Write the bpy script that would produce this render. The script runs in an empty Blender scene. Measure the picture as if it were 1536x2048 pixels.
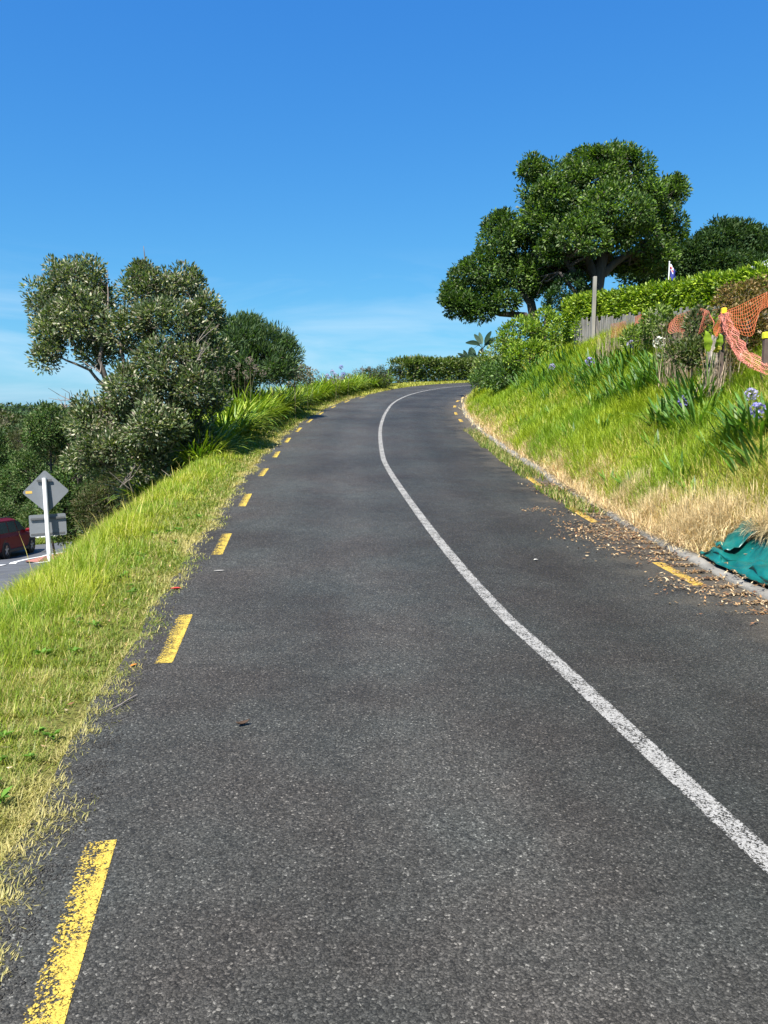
import bpy, math, random
import numpy as np
from mathutils import Vector, Matrix

# ------------------------------------------------------------------ camera, sky, sun, exposure
S = bpy.context.scene
COL = S.collection
FPX, PITCH, EYE = 1538.0, math.radians(7.5), 1.5
cam_d = bpy.data.cameras.new('camera')
cam = bpy.data.objects.new('camera', cam_d)
COL.objects.link(cam)
cam.location = (0, 0, EYE)
cam.rotation_euler = (math.pi / 2 - PITCH, 0, 0)
cam_d.sensor_fit = 'VERTICAL'
cam_d.sensor_height = 24.0
cam_d.lens = FPX / 2048 * 24.0
cam_d.clip_start = 0.05
cam_d.clip_end = 9000
S.camera = cam

SUN_EL, SUN_AZ = math.radians(56), math.radians(-154)     # azimuth clockwise from +Y: behind left
sun_dir = Vector((math.sin(SUN_AZ) * math.cos(SUN_EL), math.cos(SUN_AZ) * math.cos(SUN_EL), math.sin(SUN_EL)))
sd = bpy.data.lights.new('sun', 'SUN')
sd.energy = 5.0
sd.angle = math.radians(0.53)
sd.color = (1.0, 0.955, 0.88)
sun = bpy.data.objects.new('sun', sd)
COL.objects.link(sun)
sun.rotation_euler = sun_dir.to_track_quat('Z', 'Y').to_euler()
sun.location = (-20, -20, 40)

S.view_settings.view_transform = 'Standard'
S.view_settings.look = 'None'
S.view_settings.gamma = 1.0
S.view_settings.exposure = 1.2
S.render.engine = 'CYCLES'
S.cycles.max_bounces = 8
S.cycles.transparent_max_bounces = 16
S.cycles.use_denoising = True

world = bpy.data.worlds.new('World')
S.world = world
world.use_nodes = True
wt = world.node_tree
wn, wl_ = wt.nodes, wt.links
wn.clear()
w_out = wn.new('ShaderNodeOutputWorld')
w_bg = wn.new('ShaderNodeBackground')
w_bg.inputs['Strength'].default_value = 0.062
sky = wn.new('ShaderNodeTexSky')
sky.sky_type = 'NISHITA'
sky.sun_disc = False
sky.sun_elevation = SUN_EL
sky.sun_rotation = SUN_AZ
sky.altitude = 50
sky.air_density = 1.0
sky.dust_density = 0.35
sky.ozone_density = 4.0
# deepen the blue: each channel y = a x^g
sp = wn.new('ShaderNodeSeparateColor'); wl_.new(sky.outputs[0], sp.inputs[0])
cb = wn.new('ShaderNodeCombineColor')
for ch, (ga, gg) in enumerate(((.43, 1.12), (.74, .78), (.965, .36))):
    m0 = wn.new('ShaderNodeMath'); m0.operation = 'MULTIPLY'; m0.inputs[1].default_value = .143; wl_.new(sp.outputs[ch], m0.inputs[0])
    m1 = wn.new('ShaderNodeMath'); m1.operation = 'POWER'; m1.inputs[1].default_value = gg; wl_.new(m0.outputs[0], m1.inputs[0])
    m2 = wn.new('ShaderNodeMath'); m2.operation = 'MULTIPLY'; m2.inputs[1].default_value = ga / .143; wl_.new(m1.outputs[0], m2.inputs[0])
    wl_.new(m2.outputs[0], cb.inputs[ch])
# thin high cloud low over the horizon
tc = wn.new('ShaderNodeTexCoord')
mp = wn.new('ShaderNodeMapping'); mp.inputs['Scale'].default_value = (1.6, 1.6, 9.0)
mp.inputs['Location'].default_value = (0.35, 0.2, 0.0)
wl_.new(tc.outputs['Generated'], mp.inputs['Vector'])
cn = wn.new('ShaderNodeTexNoise'); cn.inputs['Scale'].default_value = 2.2
cn.inputs['Detail'].default_value = 7; cn.inputs['Roughness'].default_value = 0.55
cn.inputs['Distortion'].default_value = 0.6
wl_.new(mp.outputs[0], cn.inputs['Vector'])
cr = wn.new('ShaderNodeMapRange'); cr.inputs[1].default_value = 0.47; cr.inputs[2].default_value = 0.70
wl_.new(cn.outputs['Fac'], cr.inputs[0])
sx = wn.new('ShaderNodeSeparateXYZ'); wl_.new(tc.outputs['Generated'], sx.inputs[0])
hr = wn.new('ShaderNodeMapRange'); hr.inputs[1].default_value = 0.20; hr.inputs[2].default_value = 0.0
hr.inputs[3].default_value = 0.0; hr.inputs[4].default_value = 0.8
wl_.new(sx.outputs['Z'], hr.inputs[0])
cm = wn.new('ShaderNodeMath'); cm.operation = 'MULTIPLY'
wl_.new(cr.outputs[0], cm.inputs[0]); wl_.new(hr.outputs[0], cm.inputs[1])
cmix = wn.new('ShaderNodeMix'); cmix.data_type = 'RGBA'
cmix.inputs[7].default_value = (4.6, 6.2, 7.4, 1)
wl_.new(cm.outputs[0], cmix.inputs['Factor'])
wl_.new(cb.outputs[0], cmix.inputs[6])
wl_.new(cmix.outputs[2], w_bg.inputs['Color'])
wl_.new(w_bg.outputs[0], w_out.inputs['Surface'])

rng = np.random.default_rng(11)
random.seed(4)

# ------------------------------------------------------------------ helpers: mesh, materials, tagging
def mesh_np(name, V, faces, col=None, mats=None, mat_idx=None, smooth=False, uv=None):
    """V (n,3); faces: list of int arrays (m,k)."""
    V = np.asarray(V, np.float32)
    me = bpy.data.meshes.new(name)
    me.vertices.add(len(V))
    me.vertices.foreach_set('co', V.ravel())
    loops = np.concatenate([np.asarray(f, np.int32).ravel() for f in faces])
    tot = np.concatenate([np.full(len(f), np.asarray(f).shape[1], np.int32) for f in faces])
    start = np.concatenate([[0], np.cumsum(tot)[:-1]]).astype(np.int32)
    me.loops.add(len(loops))
    me.loops.foreach_set('vertex_index', loops)
    me.polygons.add(len(tot))
    me.polygons.foreach_set('loop_start', start)
    if mat_idx is not None:
        me.polygons.foreach_set('material_index', np.asarray(mat_idx, np.int32))
    if smooth:
        me.polygons.foreach_set('use_smooth', np.ones(len(tot), bool))
    if col is not None:
        c = np.ones((len(V), 4), np.float32); c[:, :3] = col
        a = me.color_attributes.new('col', 'FLOAT_COLOR', 'POINT')
        a.data.foreach_set('color', c.ravel())
    if uv is not None:
        l = me.uv_layers.new(name='UVMap')
        l.data.foreach_set('uv', np.asarray(uv, np.float32)[loops].ravel())
    me.update(calc_edges=True)
    me.validate()
    for m in (mats or []):
        me.materials.append(m)
    return me

def link(name, me, parent=None, loc=None):
    o = bpy.data.objects.new(name, me)
    COL.objects.link(o)
    if parent is not None:
        o.parent = parent
    if loc is not None:
        o.location = loc
    return o

def tag(o, label=None, cat=None, group=None, kind=None):
    if label: o['label'] = label
    if cat: o['category'] = cat
    if group: o['group'] = group
    if kind: o['kind'] = kind
    return o

def empty(name, loc, label, cat, group=None, rz=0.0):
    o = bpy.data.objects.new(name, None)
    COL.objects.link(o)
    o.location = loc
    o.rotation_euler = (0, 0, rz)
    o.empty_display_size = 0.2
    return tag(o, label, cat, group)

def copy_tree(o, parent=None):
    c = o.copy()
    COL.objects.link(c)
    if parent is not None:
        c.parent = parent
    for ch in list(o.children):
        copy_tree(ch, c)
    return c

class MB:
    """collects simple shapes into one mesh"""
    def __init__(s): s.v = []; s.f = []
    def add(s, vs, fs):
        b = len(s.v); s.v += [tuple(p) for p in vs]; s.f += [tuple(i + b for i in f) for f in fs]
    def box(s, c, size, R=None, bev=0.0):
        hx, hy, hz = [k / 2 for k in size]
        if bev <= 0:
            vs = [Vector((x * hx, y * hy, z * hz)) for z in (-1, 1) for y in (-1, 1) for x in (-1, 1)]
            fs = [(0, 2, 3, 1), (4, 5, 7, 6), (0, 1, 5, 4), (2, 6, 7, 3), (0, 4, 6, 2), (1, 3, 7, 5)]
        else:
            b = min(bev, hx * .9, hy * .9, hz * .9)
            vs, fs = [], []
            ring = [(-hx + b, -hy), (hx - b, -hy), (hx, -hy + b), (hx, hy - b), (hx - b, hy), (-hx + b, hy), (-hx, hy - b), (-hx, -hy + b)]
            ins = lambda p, k: (p[0] * (1 - k / hx) if abs(p[0]) > 1e-9 else 0, p[1] * (1 - k / hy) if abs(p[1]) > 1e-9 else 0)
            lv = [(-hz, b), (-hz + b, 0), (hz - b, 0), (hz, b)]
            for z, k in lv:
                vs += [Vector((*ins(p, k), z)) for p in ring]
            for l in range(3):
                for i in range(8):
                    j = (i + 1) % 8
                    fs.append((l * 8 + i, l * 8 + j, l * 8 + 8 + j, l * 8 + 8 + i))
            fs += [tuple(range(7, -1, -1)), tuple(range(24, 32))]
        c = Vector(c)
        s.add([(R @ p if R else p) + c for p in vs], fs)
    def tube(s, pts, rad, n=8, cap=True):
        pts = [Vector(p) for p in pts]
        if not hasattr(rad, '__len__'): rad = [rad] * len(pts)
        vs = []; fs = []; prev = None
        for i, p in enumerate(pts):
            d = (pts[min(i + 1, len(pts) - 1)] - pts[max(i - 1, 0)])
            d = d.normalized() if d.length > 1e-9 else Vector((0, 0, 1))
            if prev is None:
                a = d.cross(Vector((0.3, 0.9, 0.1)) if abs(d.z) > .9 else Vector((0, 0, 1))).normalized()
            else:
                a = (prev - d * prev.dot(d)).normalized()
            prev = a
            b = d.cross(a)
            for k in range(n):
                t = 2 * math.pi * k / n
                vs.append(p + (a * math.cos(t) + b * math.sin(t)) * rad[i])
        for i in range(len(pts) - 1):
            for k in range(n):
                j = (k + 1) % n
                fs.append((i * n + k, i * n + j, i * n + n + j, i * n + n + k))
        if cap:
            fs.append(tuple(range(n - 1, -1, -1)))
            fs.append(tuple(range((len(pts) - 1) * n, len(pts) * n)))
        s.add(vs, fs)
    def quad(s, a, b, c, d): s.add([a, b, c, d], [(0, 1, 2, 3)])
    def prism(s, prof, h0, h1, fn):
        """prof 2D outline; fn(u, v, h) -> point"""
        n = len(prof)
        vs = [fn(u, v, h0) for u, v in prof] + [fn(u, v, h1) for u, v in prof]
        fs = [tuple(range(n - 1, -1, -1)), tuple(range(n, 2 * n))]
        fs += [(i, (i + 1) % n, n + (i + 1) % n, n + i) for i in range(n)]
        s.add(vs, fs)
    def build(s, name, mat, parent=None, loc=None, smooth=False):
        me = bpy.data.meshes.new(name)
        me.from_pydata([tuple(p) for p in s.v], [], s.f)
        me.materials.append(mat)
        if smooth:
            me.polygons.foreach_set('use_smooth', np.ones(len(me.polygons), bool))
        me.update()
        return link(name, me, parent, loc)

def new_mat(name):
    m = bpy.data.materials.new(name)
    m.use_nodes = True
    n = m.node_tree.nodes
    return m, n, m.node_tree.links, n['Principled BSDF']

def set_in(b, **k):
    for a, v in k.items():
        a = a.replace('_', ' ')
        if a in b.inputs: b.inputs[a].default_value = v

def plain(name, rgb, rough=0.6, metal=0.0, spec=0.5, noise=0.0, nscale=8.0, bump=0.0, bscale=60.0, coat=0.0, stretch=None):
    m, n, l, b = new_mat(name)
    set_in(b, Base_Color=(*rgb, 1), Roughness=rough, Metallic=metal, Coat_Weight=coat)
    b.inputs['Specular IOR Level'].default_value = spec
    t = n.new('ShaderNodeTexCoord'); src = t.outputs['Object']
    if stretch:
        q = n.new('ShaderNodeMapping'); q.inputs['Scale'].default_value = stretch
        l.new(src, q.inputs['Vector']); src = q.outputs[0]
    if noise > 0:
        x = n.new('ShaderNodeTexNoise'); x.inputs['Scale'].default_value = nscale; x.inputs['Detail'].default_value = 6
        l.new(src, x.inputs['Vector'])
        r = n.new('ShaderNodeMapRange'); r.inputs[1].default_value = .3; r.inputs[2].default_value = .7
        r.inputs[3].default_value = 1 - noise; r.inputs[4].default_value = 1 + noise
        l.new(x.outputs['Fac'], r.inputs[0])
        mx = n.new('ShaderNodeMix'); mx.data_type = 'RGBA'; mx.blend_type = 'MULTIPLY'; mx.inputs['Factor'].default_value = 1
        mx.inputs[6].default_value = (*rgb, 1); l.new(r.outputs[0], mx.inputs[7]); l.new(mx.outputs[2], b.inputs['Base Color'])
    if bump > 0:
        x = n.new('ShaderNodeTexNoise'); x.inputs['Scale'].default_value = bscale; x.inputs['Detail'].default_value = 4
        l.new(src, x.inputs['Vector'])
        k = n.new('ShaderNodeBump'); k.inputs['Strength'].default_value = bump; k.inputs['Distance'].default_value = .02
        l.new(x.outputs['Fac'], k.inputs['Height']); l.new(k.outputs[0], b.inputs['Normal'])
    return m

def leaf_mat(name, rough=0.45, spec=0.4, trans=0.3, tcol=(1.15, 1.25, 0.5), gain=1.0):
    m, n, l, b = new_mat(name)
    a = n.new('ShaderNodeVertexColor'); a.layer_name = 'col'
    g = n.new('ShaderNodeMix'); g.data_type = 'RGBA'; g.blend_type = 'MULTIPLY'; g.inputs['Factor'].default_value = 1
    g.inputs[7].default_value = (gain, gain, gain, 1)
    l.new(a.outputs['Color'], g.inputs[6])
    l.new(g.outputs[2], b.inputs['Base Color'])
    set_in(b, Roughness=rough); b.inputs['Specular IOR Level'].default_value = spec
    t = n.new('ShaderNodeBsdfTranslucent')
    q = n.new('ShaderNodeMix'); q.data_type = 'RGBA'; q.blend_type = 'MULTIPLY'; q.inputs['Factor'].default_value = 1
    q.inputs[7].default_value = (*tcol, 1)
    l.new(g.outputs[2], q.inputs[6]); l.new(q.outputs[2], t.inputs['Color'])
    s = n.new('ShaderNodeMixShader'); s.inputs[0].default_value = trans
    l.new(b.outputs[0], s.inputs[1]); l.new(t.outputs[0], s.inputs[2])
    l.new(s.outputs[0], n['Material Output'].inputs['Surface'])
    return m

# numpy value noise
_perm = np.random.default_rng(3).permutation(4096)
_val = np.random.default_rng(5).random(4096)
def vnoise(x, y, sc=1.0, seed=0):
    x = np.asarray(x, float) * sc + seed * 17.13; y = np.asarray(y, float) * sc + seed * 9.7
    xi = np.floor(x).astype(np.int64); yi = np.floor(y).astype(np.int64)
    fx = x - xi; fy = y - yi
    fx = fx * fx * (3 - 2 * fx); fy = fy * fy * (3 - 2 * fy)
    h = lambda a, b: _val[_perm[(a + _perm[b & 4095]) & 4095]]
    return (h(xi, yi) * (1 - fx) + h(xi + 1, yi) * fx) * (1 - fy) + (h(xi, yi + 1) * (1 - fx) + h(xi + 1, yi + 1) * fx) * fy
def fbm(x, y, sc=1.0, seed=0, o=4):
    s = 0; a = .5; t = 0
    for i in range(o):
        s = s + a * vnoise(x, y, sc * 2 ** i, seed + i * 3); t += a; a *= .5
    return s / t

# ------------------------------------------------------------------ the lie of the land
KY = np.array([-8, 0, 4, 7, 10, 14, 19, 25, 32, 40, 60, 90.])
KS = np.array([0, -.004, .0144, .0346, .0449, .052, .0639, .075, .0860, .0790, .0680, .03])
_py = np.linspace(-8, 90, 1961)
_ps = np.interp(_py, KY, KS)
_pz = np.concatenate([[0], np.cumsum((_ps[1:] + _ps[:-1]) / 2 * np.diff(_py))])
_pz -= np.interp(2.5, _py, _pz)
def prof(y): return np.interp(y, _py, _pz)

def dens(P, step=.25):
    P = np.array(P, float)
    # Catmull-Rom through the points, then even spacing
    Q = []
    E = np.vstack([2 * P[0] - P[1], P, 2 * P[-1] - P[-2]])
    for i in range(1, len(E) - 2):
        t = np.linspace(0, 1, 40, endpoint=False)[:, None]
        p0, p1, p2, p3 = E[i - 1], E[i], E[i + 1], E[i + 2]
        Q.append(.5 * ((2 * p1) + (-p0 + p2) * t + (2 * p0 - 5 * p1 + 4 * p2 - p3) * t ** 2 + (-p0 + 3 * p1 - 3 * p2 + p3) * t ** 3))
    Q = np.vstack(Q + [P[-1:]])
    L = np.concatenate([[0], np.cumsum(np.linalg.norm(np.diff(Q, axis=0), axis=1))])
    s = np.arange(0, L[-1], step)
    return np.stack([np.interp(s, L, Q[:, 0]), np.interp(s, L, Q[:, 1])], 1)

WHITE = dens([(2.75, -8), (1.78, -1), (1.28, 2.48), (1.02, 4.37), (.83, 5.64), (.52, 8.8), (.07, 14.45), (-.05, 17.3), (-.11, 21.5), (-.08, 25), (.08, 29.4), (.46, 34.4), (1.36, 39.9), (2.85, 45.1), (4.65, 48.9), (7.5, 53), (12, 57), (18, 60), (30, 63), (60, 66)])
LEFT = dens([(.75, -8), (-.39, -1), (-.94, 2.54), (-1.38, 5.41), (-1.70, 8.48), (-1.97, 11.4), (-2.16, 14.4), (-2.34, 17.4), (-2.44, 20.5), (-2.46, 23.5), (-2.41, 26.4), (-2.25, 29.4), (-1.97, 32.3), (-1.5, 35.5), (-.75, 39), (.7, 45), (2.6, 50.2), (5.8, 55), (10.8, 59.3), (17.3, 62.5), (29.5, 65.5), (60, 68.6)])
RIGHT = dens([(4.3, -8), (3.35, 0), (2.86, 4.2), (2.66, 6.25), (2.58, 8), (2.55, 9.6), (2.50, 11.5), (2.49, 13.4), (2.44, 18), (2.46, 22), (2.57, 25.9), (2.68, 28.8), (2.95, 32), (3.4, 35.1), (4.1, 39), (5.2, 43), (7.0, 47), (9.6, 51), (13.6, 54.8), (19, 57.5), (31, 60.5), (60, 63.4)])

def sdist(P, poly):
    """signed distance (right of the line positive) and station index"""
    P = np.asarray(P, float)
    T = np.gradient(poly, axis=0); T /= np.linalg.norm(T, axis=1)[:, None]
    d = np.empty(len(P)); idx = np.empty(len(P), int)
    for a in range(0, len(P), 20000):
        q = P[a:a + 20000]
        D = (q[:, None, 0] - poly[None, :, 0]) ** 2 + (q[:, None, 1] - poly[None, :, 1]) ** 2
        i = D.argmin(1); t = T[i]; r = q - poly[i]
        lat = r[:, 0] * t[:, 1] - r[:, 1] * t[:, 0]
        d[a:a + 20000] = np.where(lat >= 0, 1, -1) * np.sqrt(np.maximum(D[np.arange(len(i)), i] - (r * t).sum(1) ** 2 * (np.abs((r * t).sum(1)) < .3), 1e-9))
        idx[a:a + 20000] = i
    return d, idx

GX = np.arange(-46, 46.01, .25); GY = np.arange(-7, 80.01, .25)
_gx, _gy = np.meshgrid(GX, GY)
_P = np.stack([_gx.ravel(), _gy.ravel()], 1)
DL_G = sdist(_P, LEFT)[0].reshape(_gx.shape)
DR_G = sdist(_P, RIGHT)[0].reshape(_gx.shape)
def bil(G, x, y):
    fx = np.clip((np.asarray(x, float) - GX[0]) / .25, 0, len(GX) - 1.001); fy = np.clip((np.asarray(y, float) - GY[0]) / .25, 0, len(GY) - 1.001)
    i = fx.astype(int); j = fy.astype(int); fx = fx - i; fy = fy - j
    return (G[j, i] * (1 - fx) + G[j, i + 1] * fx) * (1 - fy) + (G[j + 1, i] * (1 - fx) + G[j + 1, i + 1] * fx) * fy
def dl(x, y): return bil(DL_G, x, y)
def dr(x, y): return bil(DR_G, x, y)

ZQ = np.array([-10, 0, 5, 13, 19.75, 27, 33.9, 35.9, 40.2, 44.7, 60, 100, 150, 250, 330, 430, 700, 3000.])
ZV = np.array([-.6, -.6, -.8, -1.35, -2.18, -3.5, -4.52, -4.72, -4.95, -5.5, -9.2, -13.0, -13.5, -9.5, -6.5, -6.0, -25, -30.])
HE = np.array([0, .12, .3, .7, 1.2, 2, 3, 4, 5, 7, 10, 20, 60])
HV = np.array([0, .10, .30, .56, .88, 1.5, 2.25, 2.68, 2.95, 3.25, 3.55, 4.1, 4.6])
def crest(y): return 1.2 + .8 * smooth(17.5, 20.5, y) + 2.6 * smooth(45, 50, y)
def smooth(a, b, x):
    t = np.clip((x - a) / (b - a), 0, 1); return t * t * (3 - 2 * t)
def H(x, y):
    x = np.asarray(x, float); y = np.asarray(y, float)
    z0 = prof(y); L = -dl(x, y); R = dr(x, y)
    q = -.42 * x + .9 * y
    zl = np.interp(q, ZQ, ZV) + (fbm(x, y, .03, 7) - .5) * np.clip((q - 45) / 40, 0, 1) * 6
    CREST = crest(y)
    u = np.maximum(L - CREST, 0)
    drop = (np.sqrt(u * u + .35 ** 2) - .35) * 1.0
    zl = np.minimum(zl, z0 - .1)
    a = z0 - drop - .0 * np.maximum(L - .5, 0)
    k = .15
    hl = np.where(L > CREST, np.log(np.exp(np.clip((a - zl) / k, -40, 40)) + 1) * k + zl, a)
    hl = np.where(L > CREST, np.minimum(hl, z0 + .0), hl)
    e = R - .42
    hb = np.interp(e, HE, HV) + np.clip(e - .3, 0, 1.5) * (fbm(x, y, .45, 2) - .5) * .5 + smooth(.0, .4, e) * (fbm(x, y, 2.2, 4) - .5) * .16
    z = np.where(L > 0, hl, np.where(e > 0, z0 + hb, z0))
    rough = np.where(L > .3, (fbm(x, y, 1.3, 9) - .5) * .10 * smooth(.5, 1.2, L), 0)
    road = smooth(.5, .32, L) * (1 - smooth(.36, .44, R))
    return z + rough * (1 - .5 * smooth(9, 4, y)) - .03 * road

def ray(px, py):
    v = (1024 - py) / FPX
    return np.array([(px - 768) / FPX, math.cos(PITCH) + v * math.sin(PITCH), -math.sin(PITCH) + v * math.cos(PITCH)])
def W(px, py, t): return Vector(ray(px, py) * t + np.array([0, 0, EYE]))
def G(px, py, fn=H, t0=.8, t1=400):
    t = np.geomspace(t0, t1, 6000); r = ray(px, py)
    d = EYE + r[2] * t - fn(r[0] * t, r[1] * t)
    i = np.where(d < 0)[0]
    i = i[0] if len(i) else len(t) - 1
    tt = t[i - 1] + (t[i] - t[i - 1]) * d[i - 1] / (d[i - 1] - d[i] + 1e-12)
    return Vector((r[0] * tt, r[1] * tt, EYE + r[2] * tt))
def GR(px, py): return G(px, py, lambda x, y: prof(y))
def ground(x, y): return float(H(np.array([x]), np.array([y]))[0])

# ------------------------------------------------------------------ materials of the setting
def ground_material():
    m, n, l, b = new_mat('soil_and_turf')
    a = n.new('ShaderNodeVertexColor'); a.layer_name = 'col'
    t = n.new('ShaderNodeTexCoord')
    x = n.new('ShaderNodeTexNoise'); x.inputs['Scale'].default_value = 14; x.inputs['Detail'].default_value = 8
    l.new(t.outputs['Object'], x.inputs['Vector'])
    r = n.new('ShaderNodeMapRange'); r.inputs[1].default_value = .3; r.inputs[2].default_value = .7; r.inputs[3].default_value = .55; r.inputs[4].default_value = 1.35
    l.new(x.outputs['Fac'], r.inputs[0])
    mx = n.new('ShaderNodeMix'); mx.data_type = 'RGBA'; mx.blend_type = 'MULTIPLY'; mx.inputs['Factor'].default_value = 1
    l.new(a.outputs['Color'], mx.inputs[6]); l.new(r.outputs[0], mx.inputs[7]); l.new(mx.outputs[2], b.inputs['Base Color'])
    set_in(b, Roughness=.95); b.inputs['Specular IOR Level'].default_value = .1
    k = n.new('ShaderNodeBump'); k.inputs['Strength'].default_value = .6; k.inputs['Distance'].default_value = .03
    l.new(x.outputs['Fac'], k.inputs['Height']); l.new(k.outputs[0], b.inputs['Normal'])
    return m

def chip_nodes(n, l, vec, scale=138):
    """stone chips: a height and a per-stone random value"""
    v = n.new('ShaderNodeTexVoronoi'); v.feature = 'F1'; v.inputs['Scale'].default_value = scale
    v.inputs['Randomness'].default_value = 1.0
    d = n.new('ShaderNodeTexNoise'); d.inputs['Scale'].default_value = scale * .8; d.inputs['Detail'].default_value = 2
    l.new(vec, d.inputs['Vector'])
    ad = n.new('ShaderNodeMix'); ad.data_type = 'RGBA'; ad.blend_type = 'LINEAR_LIGHT'; ad.inputs['Factor'].default_value = .008
    l.new(vec, ad.inputs[6]); l.new(d.outputs['Color'], ad.inputs[7])
    l.new(ad.outputs[2], v.inputs['Vector'])
    return v

def asphalt_material():
    m, n, l, b = new_mat('chip_seal')
    g = n.new('ShaderNodeNewGeometry'); pos = g.outputs['Position']
    v = chip_nodes(n, l, pos)
    sep = n.new('ShaderNodeSeparateColor'); l.new(v.outputs['Color'], sep.inputs[0])
    ramp = n.new('ShaderNodeValToRGB'); e = ramp.color_ramp
    e.elements[0].position = 0; e.elements[0].color = (.024, .0237, .0222, 1)
    e.elements[1].position = 1; e.elements[1].color = (.17, .166, .153, 1)
    for p, c in ((.3, (.036, .0355, .033)), (.62, (.049, .048, .0447)), (.86, (.066, .0645, .060)), (.965, (.093, .0905, .084))):
        k = e.elements.new(p); k.color = (*c, 1)
    l.new(sep.outputs[0], ramp.inputs[0])
    # gaps between stones are bitumen dark
    gap = n.new('ShaderNodeMapRange'); gap.inputs[1].default_value = .42; gap.inputs[2].default_value = .72; gap.inputs[3].default_value = 1.06; gap.inputs[4].default_value = .55
    l.new(v.outputs['Distance'], gap.inputs[0])
    mx = n.new('ShaderNodeMix'); mx.data_type = 'RGBA'; mx.blend_type = 'MULTIPLY'; mx.inputs['Factor'].default_value = 1
    l.new(ramp.outputs[0], mx.inputs[6]); l.new(gap.outputs[0], mx.inputs[7])
    # broad patches, wheel tracks
    uv = n.new('ShaderNodeUVMap'); suv = n.new('ShaderNodeSeparateXYZ'); l.new(uv.outputs[0], suv.inputs[0])
    x1 = n.new('ShaderNodeTexNoise'); x1.inputs['Scale'].default_value = .55; x1.inputs['Detail'].default_value = 5; l.new(pos, x1.inputs['Vector'])
    r1 = n.new('ShaderNodeMapRange'); r1.inputs[1].default_value = .3; r1.inputs[2].default_value = .7; r1.inputs[3].default_value = .70; r1.inputs[4].default_value = 1.26
    l.new(x1.outputs['Fac'], r1.inputs[0])
    x2 = n.new('ShaderNodeTexNoise'); x2.inputs['Scale'].default_value = 5.; x2.inputs['Detail'].default_value = 6; x2.inputs['Roughness'].default_value = .65; l.new(pos, x2.inputs['Vector'])
    r2 = n.new('ShaderNodeMapRange'); r2.inputs[1].default_value = .3; r2.inputs[2].default_value = .7; r2.inputs[3].default_value = .84; r2.inputs[4].default_value = 1.16
    l.new(x2.outputs['Fac'], r2.inputs[0])
    w = n.new('ShaderNodeFloatCurve'); c = w.mapping.curves[0]
    c.points[0].location = (0, .62); c.points[1].location = (1, .60)
    for p in ((.06, .56), (.17, .52), (.25, .46), (.34, .55), (.44, .44), (.50, .42), (.53, .38), (.62, .40), (.70, .33), (.79, .40), (.90, .36), (.96, .5)):
        c.points.new(*p)
    w.mapping.update()
    l.new(suv.outputs[0], w.inputs['Value'])
    w2 = n.new('ShaderNodeMath'); w2.operation = 'MULTIPLY_ADD'; w2.inputs[1].default_value = 1.9; w2.inputs[2].default_value = .12
    l.new(w.outputs[0], w2.inputs[0])
    m1 = n.new('ShaderNodeMath'); m1.operation = 'MULTIPLY'; l.new(r1.outputs[0], m1.inputs[0]); l.new(r2.outputs[0], m1.inputs[1])
    m2 = n.new('ShaderNodeMath'); m2.operation = 'MULTIPLY'; l.new(m1.outputs[0], m2.inputs[0]); l.new(w2.outputs[0], m2.inputs[1])
    mx2 = n.new('ShaderNodeMix'); mx2.data_type = 'RGBA'; mx2.blend_type = 'MULTIPLY'; mx2.inputs['Factor'].default_value = 1
    xh = n.new('ShaderNodeTexNoise'); xh.inputs['Scale'].default_value = 1.1; xh.inputs['Detail'].default_value = 5; l.new(pos, xh.inputs['Vector'])
    hm = n.new('ShaderNodeMapRange'); hm.inputs[1].default_value = .35; hm.inputs[2].default_value = .65; l.new(xh.outputs['Fac'], hm.inputs[0])
    hx = n.new('ShaderNodeMix'); hx.data_type = 'RGBA'; hx.inputs[6].default_value = (1.09, 1.0, .93, 1); hx.inputs[7].default_value = (.96, 1.0, .96, 1); l.new(hm.outputs[0], hx.inputs['Factor'])
    hy = n.new('ShaderNodeMix'); hy.data_type = 'RGBA'; hy.blend_type = 'MULTIPLY'; hy.inputs['Factor'].default_value = 1; l.new(mx.outputs[2], hy.inputs[6]); l.new(hx.outputs[2], hy.inputs[7])
    l.new(hy.outputs[2], mx2.inputs[6]); l.new(m2.outputs[0], mx2.inputs[7])
    vc = n.new('ShaderNodeTexVoronoi'); vc.feature = 'DISTANCE_TO_EDGE'; vc.inputs['Scale'].default_value = .33
    dn = n.new('ShaderNodeTexNoise'); dn.inputs['Scale'].default_value = 1.6; dn.inputs['Detail'].default_value = 6; l.new(pos, dn.inputs['Vector'])
    da = n.new('ShaderNodeMix'); da.data_type = 'RGBA'; da.blend_type = 'LINEAR_LIGHT'; da.inputs['Factor'].default_value = .5; l.new(pos, da.inputs[6]); l.new(dn.outputs['Color'], da.inputs[7]); l.new(da.outputs[2], vc.inputs['Vector'])
    cw = n.new('ShaderNodeMapRange'); cw.inputs[1].default_value = .001; cw.inputs[2].default_value = .006; cw.inputs[3].default_value = .35; cw.inputs[4].default_value = 0; l.new(vc.outputs['Distance'], cw.inputs[0])
    cg = n.new('ShaderNodeMapRange'); cg.inputs[1].default_value = .48; cg.inputs[2].default_value = .62; l.new(x1.outputs['Fac'], cg.inputs[0])
    cz = n.new('ShaderNodeMath'); cz.operation = 'MULTIPLY'; l.new(cw.outputs[0], cz.inputs[0]); l.new(cg.outputs[0], cz.inputs[1])
    mxc = n.new('ShaderNodeMix'); mxc.data_type = 'RGBA'; mxc.inputs[7].default_value = (.012, .012, .012, 1); l.new(cz.outputs[0], mxc.inputs['Factor']); l.new(mx2.outputs[2], mxc.inputs[6]); mx2 = mxc
    # dusty right gutter
    x3 = n.new('ShaderNodeTexNoise'); x3.inputs['Scale'].default_value = 2.2; x3.inputs['Detail'].default_value = 8; l.new(pos, x3.inputs['Vector'])
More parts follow.
